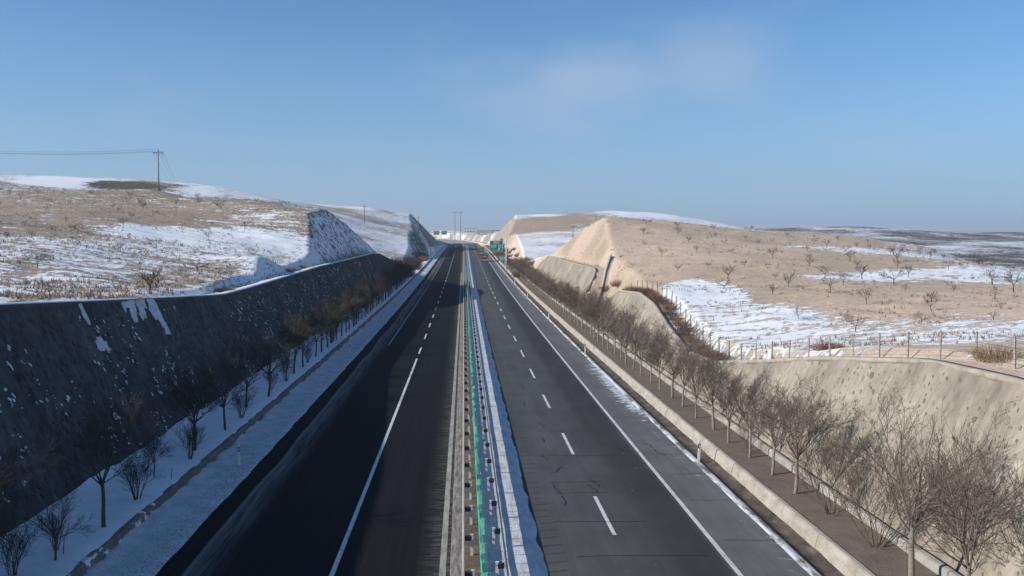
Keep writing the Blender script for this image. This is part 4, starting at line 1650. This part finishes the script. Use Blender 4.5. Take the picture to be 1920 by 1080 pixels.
# left-hand row on the snow
left_spec = [(28.0, 'tree', 1.25, -15.2), (31.0, 'tree', 1.2, -15.6), (33.4, 'shrub', 1.0, -15.2), (35.1, 'thin', 0.62, -14.6), (36.2, 'shrub', 0.62, -14.9), (39.1, 'tree', 1.22, -14.35), (43.2, 'shrub', 1.0, -14.3),
             (47.2, 'thin', 0.55, -14.9), (51.2, 'shrub', 0.98, -14.2), (53.2, 'tree', 1.1, -14.6), (56.0, 'tree', 0.95, -15.4), (59.0, 'tree', 1.05, -14.35), (62.9, 'shrub', 0.9, -14.2), (67.0, 'tree', 1.15, -14.9), (71.6, 'tree', 1.2, -14.3), (75.0, 'shrub', 0.7, -14.6),
             (79.2, 'shrub', 1.15, -14.25), (83.5, 'tree', 1.2, -14.5), (87.6, 'tree', 1.15, -14.4), (91.0, 'shrub', 0.8, -14.4)]
for i in range(50):
    left_spec.append((95.5 + i * 3.95, 'tree' if i % 5 != 3 else 'both', 0.98 + 0.35 * rnd.random(), -14.45 + rnd.uniform(-0.15, 0.15)))
kt = ks = 0
for i, (Y, kind, sc, X) in enumerate(left_spec):
    Z = float(zr(Y)) + 0.57
    rz = rnd.random() * 6.283
    if kind in ('tree', 'thin', 'both'):
        lab = 'dark bare tree on the left snow strip, %s of the row from the camera' % ORD[kt]
        put_tree(TREE_L[(i * 2) % 5] if Y < 125 else FAR_L[i % 3], X, Y, Z, sc, rz, lab, 'row of bare trees on the left snow strip')
        kt += 1
    if kind in ('shrub', 'both'):
        ks += 1
        lab = 'upright bare shrub on the left snow strip, %s from the camera' % ORD[ks - 1]
        put_shrub(SHRUB_L[i % 3], X - 0.1, Y + (1.6 if kind == 'both' else 0), Z, sc * 0.95, rz, lab, 'bare shrubs on the left snow strip')
# thin stakes in the snow
for i, (X, Y, h) in enumerate(((-14.6, 35.8, 0.55), (-14.0, 46.9, 0.6), (-14.4, 73.5, 1.0))):
    o = MB().tube([(0, 0, -0.1), (0.02, 0.01, h * 0.5), (0.05, 0.0, h)], [0.02, 0.018, 0.012], 5).build('stake', M['bark'], None, (X, Y, float(zr(Y)) + 0.57))
    tag(o, 'thin dark stake stuck in the left snow strip, %s from the camera' % ORD[i], 'stake', 'stakes in the snow')

# orchard on both hillsides
r = random.Random(77)


def orchard(side, rows, xlim, sp, where, group, skip):
    for j, Y0 in enumerate(rows):
        a, b = xlim(Y0)
        X = a + sp * r.random()
        line = []
        while X < b:
            if r.random() > skip:
                line.append((X + r.uniform(-0.9, 0.9), Y0 + r.uniform(-1.6, 1.6) - 0.04 * side * (X - a)))
            X += sp * (0.8 + 0.4 * r.random())
        if not line: continue
        P = np.array(line)
        Zs = land(side, P[:, 0], P[:, 1])
        k = 0
        for q, (X, Y) in enumerate(line):
            px = X / Y                          # only what the lens can see is planted
            if px < -0.485 or px > 0.585: continue
            k += 1
            o = link_mesh('orchard_tree', ORCH[r.randint(0, 8)], None, (X, Y, float(Zs[q]) - 0.02))
            s = (0.38 + 0.5 * r.random()) * (1.0 if r.random() > 0.10 else 1.45)
            o.scale = (s * 1.1, s * 1.1, s * (0.9 + 0.3 * r.random()))
            o.rotation_euler = (0, 0, r.random() * 6.28)
            tag(o, 'small bare orchard tree on the %s hillside, %s row up the slope, %s from left' % (where, ORD[j], ORD[k - 1]), 'tree', group)


orchard(-1, [62, 71, 80, 90, 101, 112, 124, 137, 150, 164, 179, 195, 213, 232], lambda Y: (max(-0.50 * Y, -112), -25 - max(0, (Y - 140) * 0.12)), 6.5, 'left', 'orchard trees on the left hillside', 0.22)
orchard(1, [74, 82, 90, 98, 107, 116, 126, 136, 147, 158, 170, 182], lambda Y: (25.5 + max(0, (Y - 120) * 0.10), min(0.60 * Y, 102)), 6.0, 'right', 'orchard trees on the right hillside', 0.10)
for i, (X, Y, s) in enumerate(((-23.9, 75.5, 1.25), (-24.6, 78.0, 0.95))):
    o = link_mesh('orchard_tree', ORCH[2 + i], None, (X, Y, gz(X, Y)))
    o.scale = (s, s, s)
    tag(o, ('larger bare fruit tree on snow just above the left wall top', 'smaller fruit tree right beside the larger one above the left wall')[i], 'tree', 'orchard trees on the left hillside')

# tufts and dry bushes
tufts = [(-22.2, 64, 2.6, 0.45, 'straw_red', 'low red brown dry bush on snow above the left wall', 0), (-22.4, 51, 1.3, 0.4, 'straw', 'straw coloured grass tuft by the left end of wall top', 0),
         (-21.8, 90, 1.3, 0.6, 'weed_dark', 'dark dry bush on the left wall top near the bend', 0), (-22.6, 128, 2.2, 0.7, 'weed_dark', 'dark weeds at the foot of left snowy cut, nearer clump', 0),
         (-22.4, 139, 2.0, 0.6, 'straw', 'straw tuft at the foot of left snowy cut, farther clump', 0),
         (22.3, 58.5, 1.5, 0.6, 'straw_red', 'rusty brown bush on the right wall top by the fence', 1), (22.4, 39.8, 1.7, 0.65, 'straw', 'round straw bush on right wall top nearest the frame edge', 1)]
for i, (X, Y, w_, h_, mt, lab, _s) in enumerate(tufts):
    o = link_mesh('dry_bush', tuft_mesh(700 + i, w_, h_, M[mt], 260), None, (X, Y, gz(X, Y)))
    tag(o, lab, 'bush')
TU = [tuft_mesh(720 + q, 1.6, 0.8, M[m_], 200) for q, m_ in enumerate(('weed_dark', 'straw_red', 'weed_dark', 'straw'))]
for i in range(22):           # weeds along the fence where the right wall dips
    Y = 72 + i * 2.4
    xt, zt = wall_top(1, Y)
    X = float(xt) + 1.1 + rnd.uniform(-0.2, 0.3)
    o = link_mesh('dry_bush', TU[i % 3], None, (X, Y, gz(X, Y)))
    o.scale = (0.8, 1.0 + 0.4 * rnd.random(), 0.7 + 0.4 * rnd.random())
    tag(o, 'dark dry weeds along the fence behind the right wall dip, %s clump from the camera' % ORD[i], 'bush', 'weeds along the right fence')
for i in range(10):
    X, Y = 17.6 + i * 0.45, 131.5 + rnd.random() * 14
    if abs((Y - 137) - (X - 17.2) * 0.82) < 1.6: Y += 3.5
    o = link_mesh('dry_bush', TU[i % 4], None, (X, Y, gz(X, Y)))
    o.scale = (1.2, 1.2, 1.2)
    tag(o, 'dark dry bush in the gap beside the drainage chute, %s of ten going up' % ORD[i], 'bush', 'bushes in the gap of the right slope')
for i in range(40):
    Y = 262 + i * 4.6
    X = -15.4 - rnd.random() * 5.5
    o = link_mesh('dry_bush', TU[i % 3], None, (X, Y, (gz(X, Y) if abs(X) > 18 else float(zr(Y)) + 0.6)))
    k = 1.6 + rnd.random()
    o.scale = (k, k, k)
    tag(o, 'distant reddish brush beyond the end of left wall, %s clump from the camera' % ORD[i], 'bush', 'brush beyond the left wall')
for i in range(40):
    Y = 250 + i * 6.5
    X = 14.8 + rnd.random() * 6.5
    o = link_mesh('dry_bush', TU[(i + 1) % 3], None, (X, Y, (gz(X, Y) if abs(X) > 17.3 else float(zr(Y)) + 0.5)))
    k = 1.6 + rnd.random()
    o.scale = (k, k, k)
    tag(o, 'distant dark brush by the snowfield beyond the right slopes, %s clump from the camera' % ORD[i], 'bush', 'brush beyond the right slopes')


def dry_grass(side, n, label):
    rs = np.random.RandomState(5 + side)
    Y = 55 + 175 * rs.rand(n)
    xt = wall_top(side, Y)[0]
    span = np.abs(0.49 if side < 0 else 0.59) * Y - xt
    X = side * (xt + 0.6 + np.maximum(span, 4) * rs.rand(n) ** 1.1)
    den = fbm(X / 7, Y / 7, 55, 3)
    keep = den > 0.40 + 0.2 * rs.rand(n)
    X, Y = X[keep], Y[keep]
    Z, ic, d = land(side, X, Y, True)
    V, F = [], []
    nb = 5
    m = len(X)
    for b in range(nb):
        a = rs.rand(m) * 6.283
        h = (0.12 + 0.22 * rs.rand(m)) * (1 + 0.8 * (rs.rand(m) > 0.93))
        w = 0.02 + 0.03 * rs.rand(m)
        ox, oy = rs.randn(m) * 0.09, rs.randn(m) * 0.09
        lx, ly = np.cos(a) * h * 0.5, np.sin(a) * h * 0.5
        p0 = np.stack([X + ox - w * np.sin(a), Y + oy + w * np.cos(a), Z - 0.03], -1)
        p1 = np.stack([X + ox + w * np.sin(a), Y + oy - w * np.cos(a), Z - 0.03], -1)
        p2 = np.stack([X + ox + lx, Y + oy + ly, Z + h], -1)
        V.append(np.stack([p0, p1, p2], 1).reshape(-1, 3))
    V = np.concatenate(V)
    F = np.arange(len(V)).reshape(-1, 3)
    o = link_mesh('dry_grass', mesh_np('dry_grass', V, F, M['straw_dull']))
    tag(o, label, kind='stuff')


dry_grass(-1, 8000, 'sparse dry grass stubble over the left hillside')
dry_grass(1, 4500, 'sparse dry grass stubble over the right hillside')

# ------------------------------------------------------------------ wire fence above the right wall
def fence():
    w = empty('wire_fence')
    tag(w, 'wire fence with grey concrete posts above the near right stone slope', 'fence')
    pm = MB()
    pm.prism([(-0.038, -0.038), (0.038, -0.038), (0.038, 0.038), (-0.038, 0.038)], -0.4, 1.3, 'z')
    pm.prism([(-0.028, -0.028), (0.028, -0.028), (0.028, 0.028), (-0.028, 0.028)], 1.3, 1.34, 'z')
    post = pm.mesh('post', M['concrete'])
    ys = []
    y = 26.0
    while y < 127:
        ys.append(y)
        y += 2.9
    pos = []
    for y in ys:
        xt, zt = wall_top(1, y)
        X = float(xt) + 2.0
        pos.append((X, y, gz(X, y)))
        o = link_mesh('post', post, w, pos[-1])
        o.rotation_euler = (rnd.uniform(-0.04, 0.04), rnd.uniform(-0.05, 0.05), rnd.random())
    for z in (0.2, 0.42, 0.64, 0.86, 1.08, 1.26):
        MB().tube([(a - 0.07, b, c + z) for a, b, c in pos], 0.006, 3).build('wire', M['steel_dark'], w)


fence()


# ------------------------------------------------------------------ power poles and wires
def power_pole(X, Y, H, label, far=False, z=None):
    z = gz(X, Y) if z is None else z
    t = empty('power_pole', (X, Y, z - 0.3), 0.45)
    MB().tube([(0, 0, 0), (0, 0, H * 0.5), (0, 0, H + 0.3)], [0.19, 0.15, 0.11] if not far else [0.2, 0.17, 0.14], 10).build('pole', M['pole_concrete'], t, smooth=True)
    arm = MB().box((0, 0, H - 0.45), (2.6, 0.12, 0.12)).build('crossarm', M['steel_dark'], t)
    if not far:
        mb = MB()
        mb.tube([(-0.75, 0.05, H - 0.5), (0, 0.12, H - 1.2)], 0.03, 4)
        mb.tube([(0.75, 0.05, H - 0.5), (0, 0.12, H - 1.2)], 0.03, 4)
        mb.build('brace', M['steel_dark'], t)
    for q, x in enumerate((-1.15, 1.15, 0)):
        mb = MB()
        zz = H - 0.36 if q < 2 else H + 0.30
        mb.tube([(x, 0, zz), (x, 0, zz + 0.10), (x, 0, zz + 0.12), (x, 0, zz + 0.30)], [0.05, 0.05, 0.09, 0.05], 8)
        mb.build('insulator', M['porcelain'], t)
        if not far and q < 2:
            MB().tube([(x, 0, H - 0.5), (x * 1.0, -0.1, H - 0.9), (x * 0.8, -0.1, H - 1.1)], 0.05, 5).build('hanging_insulator', M['steel_dark'], t)
    tag(t, label, 'pole', 'power poles on the hills')
    return t, z


pA = power_pole(-79, 258, 10.6, 'tall concrete power pole on the left hill crest with crossarm')
pB = power_pole(-152, 222, 13.5, 'power pole beyond the left edge of the view carrying the wires')
pC = power_pole(-165, 600, 12.0, 'power pole hidden behind the left snowy ridge')


def wire(pa, Ha, pb, Hb, x, sag, label):
    (ta, za), (tb, zb) = pa, pb
    c, s = math.cos(0.45), math.sin(0.45)
    A = Vector((ta.location.x + x * c, ta.location.y + x * s, ta.location.z + Ha))
    B = Vector((tb.location.x + x * c, tb.location.y + x * s, tb.location.z + Hb))
    pts = []
    for i in range(25):
        f = i / 24
        p = A.lerp(B, f)
        p.z -= sag * 4 * f * (1 - f)
        pts.append(p)
    o = MB().tube(pts, 0.022, 4).build('power_wire', M['wire_dark'])
    tag(o, label, 'wire', 'wires of the power line')


for x, dh, nm in ((-1.15, 0.0, 'rear lower'), (1.15, 0.0, 'front lower'), (0, 0.55, 'upper')):
    wire(pA, 10.6 + dh - 0.05, pB, 13.5 + dh - 0.05, x, 2.4, '%s power wire sagging from the hill pole to the left edge' % nm)
    wire(pA, 10.6 + dh - 0.05, pC, 12.0 + dh - 0.05, x, 7.0, '%s power wire running down behind the snowy ridge' % nm)
power_pole(-46, 455, 8.5, 'small far pole on the snowy crest left of the road', True)
power_pole(-24.5, 530, 10.0, 'far pole beside the road at the second left cutting', True)
power_pole(47, 420, 6.5, 'short far pole on the snowfield right of the road', True)


# ------------------------------------------------------------------ signs
def glyph_bars(mb, x, z, w, h, y, seed):
    """a small block of strokes, too far off to read"""
    r = random.Random(seed)
    t = h * 0.13
    rows = sorted(r.sample([0.08, 0.3, 0.5, 0.72, 0.9], 3))
    for q in rows:
        L = w * (0.6 + 0.4 * r.random())
        mb.box((x + w / 2, y, z + h * q), (L, 0.012, t))
    mb.box((x + w * (0.35 + 0.3 * r.random()), y, z + h / 2), (t, 0.014, h))
    if r.random() < 0.6:
        mb.box((x + w * 0.12, y, z + h * 0.4), (t, 0.016, h * 0.7))


def big_sign():
    X, Y = 13.5, 312.0
    z = float(zr(Y))
    t = empty('gantry_sign', (X, Y, z))
    tag(t, 'large green motorway direction sign on tall pole right of the trucks', 'sign')
    MB().tube([(0, 0, -0.2), (0, 0, 5), (0, 0, 10.6)], [0.22, 0.20, 0.17], 10).build('pole', M['galvanised_white'], t, smooth=True)
    MB().box((0, 0, 0.15), (0.9, 0.9, 0.3)).build('base', M['concrete_pale'], t)
    mb = MB()
    mb.tube([(0, 0, 8.9), (-5.0, 0, 8.9)], 0.09, 6)
    mb.tube([(0, 0, 7.1), (-5.0, 0, 7.1)], 0.09, 6)
    mb.build('arm', M['galvanised_white'], t)
    x0, x1, z0, z1 = -5.3, -1.05, 6.15, 9.65
    p = MB().box(((x0 + x1) / 2, -0.16, (z0 + z1) / 2), (x1 - x0, 0.06, z1 - z0)).build('panel', M['sign_green'], t)
    mb = MB()
    b = 0.09
    yb = -0.197
    mb.box(((x0 + x1) / 2, yb, z1 - 0.12), (x1 - x0 - 0.2, 0.012, b))
    mb.box(((x0 + x1) / 2, yb, z0 + 0.12), (x1 - x0 - 0.2, 0.012, b))
    mb.box((x0 + 0.12, yb, (z0 + z1) / 2), (b, 0.012, z1 - z0 - 0.33))
    mb.box((x1 - 0.12, yb, (z0 + z1) / 2), (b, 0.012, z1 - z0 - 0.33))
    o = mb.build('border', M['sign_white'], p)
    MB().box((-3.2, yb, 8.98), (1.75, 0.014, 0.86)).build('number_plate', M['sign_white'], p)
    MB().box((-3.2, yb - 0.012, 8.98), (1.62, 0.014, 0.72)).build('number_field', M['sign_red'], p)
    mb = MB()
    for q in range(4): glyph_bars(mb, -3.85 + q * 0.34, 8.72, 0.27, 0.5, yb - 0.025, 40 + q)
    o = mb.build('number_lettering', M['sign_white'], p)
    o['kind'] = 'stuff'
    mb = MB()
    for q, x in enumerate((-4.85, -4.25, -3.62, -2.6, -1.95)): glyph_bars(mb, x, 7.72, 0.5, 0.58, yb, 50 + q)
    o = mb.build('lettering', M['sign_white'], p)
    o['kind'] = 'stuff'
    mb = MB()
    mb.box((-4.0, yb, 7.5), (1.6, 0.012, 0.10))
    mb.box((-2.05, yb, 7.5), (1.2, 0.012, 0.10))
    o = mb.build('small_lettering', M['sign_white'], p)
    o['kind'] = 'stuff'
    MB().box((-4.1, yb, 6.85), (0.12, 0.012, 0.62)).build('mark', M['sign_white'], p)
    mb = MB()
    mb.prism([(-2.75, 6.55), (-2.5, 7.15), (-2.1, 7.25), (-2.0, 6.95), (-2.25, 6.85), (-2.3, 6.55)], yb - 0.006, yb + 0.006, 'y')
    mb.build('arrow', M['sign_white'], p)
    tb = MB().box((-1.55, -0.16, 9.98), (1.0, 0.06, 0.6)).build('exit_tab', M['sign_green'], t)
    mb = MB()
    for q in range(2): glyph_bars(mb, -1.95 + q * 0.42, 9.8, 0.36, 0.38, -0.197, 60 + q)
    o = mb.build('lettering', M['sign_white'], tb)
    o['kind'] = 'stuff'


big_sign()


def small_sign():
    X, Y = 12.9, 326.0
    z = float(zr(Y))
    t = empty('road_sign', (X, Y, z))
    tag(t, 'smaller green road sign low behind the tall sign pole', 'sign')
    for x in (-0.7, 0.7):
        MB().cyl((x, 0.06, 2.0), 0.05, 4.4, 'z', 8).build('post', M['galvanised_white'], t)
    p = MB().box((0, 0, 3.4), (2.5, 0.05, 1.75)).build('panel', M['sign_green'], t)
    mb = MB()
    mb.box((0, -0.035, 4.18), (2.4, 0.012, 0.07))
    mb.box((0, -0.035, 2.62), (2.4, 0.012, 0.07))
    mb.box((-1.17, -0.035, 3.4), (0.07, 0.012, 1.48))
    mb.box((1.17, -0.035, 3.4), (0.07, 0.012, 1.48))
    mb.build('border', M['sign_white'], p)
    mb = MB()
    for q in range(3): glyph_bars(mb, -0.95 + q * 0.66, 3.35, 0.56, 0.62, -0.035, 70 + q)
    mb.box((0, -0.035, 3.0), (1.7, 0.012, 0.11))
    o = mb.build('lettering', M['sign_white'], p)
    o['kind'] = 'stuff'


small_sign()


def back_sign():
    X, Y = -13.3, 405.0
    z = float(zr(Y))
    t = empty('road_sign', (X, Y, z + 0.3))
    tag(t, 'grey back of a road sign on two posts left of the road', 'sign')
    for x in (-0.9, 0.9):
        MB().cyl((x, 0.0, 2.4), 0.06, 5.0, 'z', 8).build('post', M['galvanised'], t)
    MB().box((0, 0.08, 3.9), (2.8, 0.05, 2.0)).build('panel', M['sign_back'], t)
    for zz in (3.4, 4.4):
        MB().box((0, 0.03, zz), (2.6, 0.06, 0.08)).build('stiffener', M['galvanised'], t)


back_sign()

t = empty('marker_board', (-14.7, 146, float(zr(146)) + 0.55))
tag(t, 'small rusty red board on a post among the left trees', 'board')
MB().cyl((0, 0, 0.7), 0.04, 1.6, 'z', 6).build('post', M['bark'], t)
MB().box((0, -0.06, 1.45), (1.0, 0.05, 0.95)).build('panel', M['board_red'], t)


# ------------------------------------------------------------------ vehicles
def wheel(parent, x, y, r=0.5, w=0.3):
    wb = empty('wheel', (x, y, r))
    wb.parent = parent
    MB().cyl((0, 0, 0), r, w, 'x', 18).build('tyre', M['rubber'], wb, smooth=False, bevel=0.03)
    s = 1 if x > 0 else -1
    MB().cyl((s * (w / 2 - 0.01), 0, 0), r * 0.55, 0.06, 'x', 12).build('rim', M['galvanised'], wb)


def truck(X, Y, label):
    z = float(zr(Y))
    t = empty('cargo_truck', (X, Y, z + 0.01))
    t.rotation_euler = (math.atan(0.0205), 0, 0)
    tag(t, label, 'truck', 'red cargo trucks in the right carriageway')
    MB().box((0, 4.6, 0.95), (0.9, 9.4, 0.28)).build('chassis', M['steel_dark'], t)
    MB().box((0, 3.4, 1.95), (2.46, 7.2, 1.65)).build('cargo_bed', M['truck_red'], t, bevel=0.03)
    g = MB().box((0, -0.24, 1.95), (2.5, 0.06, 1.6)).build('tail_gate', M['truck_red'], t)
    for q in range(7):
        MB().box((-1.1 + q * 0.366, -0.29, 1.95), (0.07, 0.05, 1.55)).build('gate_rib', M['lamp_red'], g)
    MB().box((0, -0.285, 2.0), (1.6, 0.03, 0.26)).build('letter_band', M['truck_white'], g)
    for s in (-1, 1):
        for q in range(9):
            MB().box((s * 1.26, -0.1 + q * 0.86, 1.95), (0.05, 0.09, 1.6)).build('side_rib', M['truck_red'], t)
    mb = MB()
    mb.prism([(-1.29, 2.62), (1.29, 2.62), (1.27, 3.05), (0.95, 3.42), (0.35, 3.55), (-0.35, 3.53), (-0.95, 3.40), (-1.27, 3.02)], -0.33, 7.1, 'y')
    mb.build('tarpaulin', M['tarp_green'], t, bevel=0.06)
    MB().box((0, -0.30, 0.62), (2.4, 0.14, 0.22)).build('bumper', M['truck_white'], t, bevel=0.02)
    for s in (-1, 1):
        MB().box((s * 0.95, -0.28, 0.90), (0.42, 0.08, 0.16)).build('tail_light', M['lamp_red'], t)
        MB().box((s * 0.75, -0.1, 0.55), (0.6, 0.03, 0.5)).build('mud_flap', M['rubber'], t)
    cab = MB()
    cab.prism([(7.25, 0.75), (9.3, 0.75), (9.35, 1.7), (9.1, 2.75), (8.6, 2.95), (7.25, 2.95)], -1.2, 1.2, 'x')
    c = cab.build('cab', M['truck_red'], t, bevel=0.06)
    MB().prism([(9.345, 1.78), (9.365, 1.78), (9.16, 2.62), (9.14, 2.62)], -1.05, 1.05, 'x').build('windscreen', M['glass_dark'], c)
    for s in (-1, 1):
        MB().box((s * 1.21, 8.3, 2.15), (0.03, 0.9, 0.65)).build('side_window', M['glass_dark'], c)
        MB().box((s * 1.42, 9.1, 2.3), (0.18, 0.08, 0.5)).build('mirror', M['steel_dark'], c)
    for s in (-1, 1):
        for y in (0.9, 2.25, 8.3):
            wheel(t, s * 1.02, y, 0.5, 0.32)
    return t


truck(8.1, 385, 'nearer red cargo truck with green tarpaulin in the right carriageway')
truck(8.3, 474, 'farther red cargo truck with green tarpaulin ahead of the first')


def car():
    X, Y = -5.4, 640.0
    t = empty('car', (X, Y, float(zr(Y)) + 0.01), math.pi)
    tag(t, 'tiny white car approaching far off in the left carriageway', 'car')
    mb = MB()
    mb.prism([(-2.2, 0.35), (2.2, 0.35), (2.25, 0.75), (1.3, 0.95), (-2.0, 1.0), (-2.25, 0.8)], -0.88, 0.88, 'x')
    mb.build('body', M['car_white'], t, bevel=0.08)
    mb = MB()
    mb.prism([(1.2, 0.96), (0.5, 1.5), (-1.3, 1.52), (-1.95, 1.0)], -0.78, 0.78, 'x')
    cb = mb.build('cabin', M['car_white'], t, bevel=0.06)
    MB().prism([(1.16, 1.0), (1.20, 1.0), (0.58, 1.46), (0.54, 1.46)], -0.68, 0.68, 'x').build('windscreen', M['glass_dark'], cb)
    for s in (-1, 1):
        MB().box((s * 0.785, -0.4, 1.24), (0.02, 1.5, 0.34)).build('side_window', M['glass_dark'], cb)
        MB().box((s * 0.62, 2.22, 0.68), (0.36, 0.06, 0.14)).build('headlight', M['sign_white'], t)
        for y in (-1.35, 1.4):
            wheel(t, s * 0.80, y, 0.32, 0.2)


car()


# ------------------------------------------------------------------ far end of the road
def far_things():
    for k, (X, Y, h) in enumerate(((-9.0, 985, 27), (-3.5, 1010, 27))):
        z = float(zr(Y)) + 2
        t = empty('light_mast', (X, Y, z))
        tag(t, ('tall thin light mast far down the road, left of the pair', 'tall thin light mast far down the road, right of the pair')[k], 'mast', 'light masts at the far end of the road')
        MB().tube([(0, 0, -2), (0, 0, h * 0.5), (0, 0, h)], [0.35, 0.28, 0.2], 8).build('pole', M['pole_concrete'], t)
        hd = MB().cyl((0, 0, h), 1.5, 0.3, 'z', 10).build('lamp_ring', M['galvanised'], t)
        for q in range(6):
            a = q * math.pi / 3
            MB().box((math.cos(a) * 1.7, math.sin(a) * 1.7, h - 0.15), (0.6, 0.6, 0.5)).build('floodlight', M['steel_dark'], hd)
    X, Y = -22.0, 930.0
    t = empty('gantry_sign', (X, Y, float(zr(Y))))
    tag(t, 'tiny far green gantry sign where the road bends away', 'sign')
    for x in (-9, 9):
        MB().cyl((x, 0, 4.5), 0.25, 9, 'z', 8).build('post', M['galvanised'], t)
    MB().box((0, 0, 8.6), (18.4, 0.4, 0.5)).build('beam', M['galvanised'], t)
    for x in (-4, 3.2):
        p = MB().box((x, -0.35, 8.4), (5.4, 0.1, 3.4)).build('panel', M['sign_green'], t)
        mb = MB()
        for q in range(4): glyph_bars(mb, x - 2.2 + q * 1.15, 8.4, 0.9, 1.0, -0.42, 90 + q + int(x))
        o = mb.build('lettering', M['sign_white'], p)
        o['kind'] = 'stuff'
    X, Y = 6.0, 1050.0
    z = float(natural(1, np.array([X + 12.0]), np.array([Y]))[0])
    t = empty('building', (X, Y, z))
    tag(t, 'small white building far off behind the road bend', 'building')
    MB().box((0, 0, 3.2), (13, 8, 7)).build('wall', M['building_white'], t)
    MB().box((0, 0, 6.85), (13.8, 8.8, 0.3)).build('roof', M['concrete_pale'], t)
    for q in range(4):
        w = MB().box((-4.5 + q * 3, -4.02, 3.4), (1.5, 0.08, 1.6)).build('window', M['truck_white'], t)
        MB().box((-4.5 + q * 3, -4.08, 3.4), (1.3, 0.04, 1.4)).build('pane', M['glass_dark'], w)


far_things()


# ------------------------------------------------------------------ thin winter haze
def haze():
    t = bpy.data.materials.new('haze')
    t.use_nodes = True
    nt = t.node_tree
    nt.nodes.clear()
    out = nt.nodes.new('ShaderNodeOutputMaterial')
    pv = nt.nodes.new('ShaderNodeVolumePrincipled')
    pv.inputs['Color'].default_value = (0.86, 0.92, 1.0, 1)
    pv.inputs['Density'].default_value = 0.00016
    pv.inputs['Anisotropy'].default_value = 0.2
    nt.links.new(pv.outputs['Volume'], out.inputs['Volume'])
    o = MB().box((0, 3000, 45), (12000, 7000, 140)).build('haze', t)
    tag(o, 'thin bluish winter haze over the whole valley', kind='stuff')


haze()
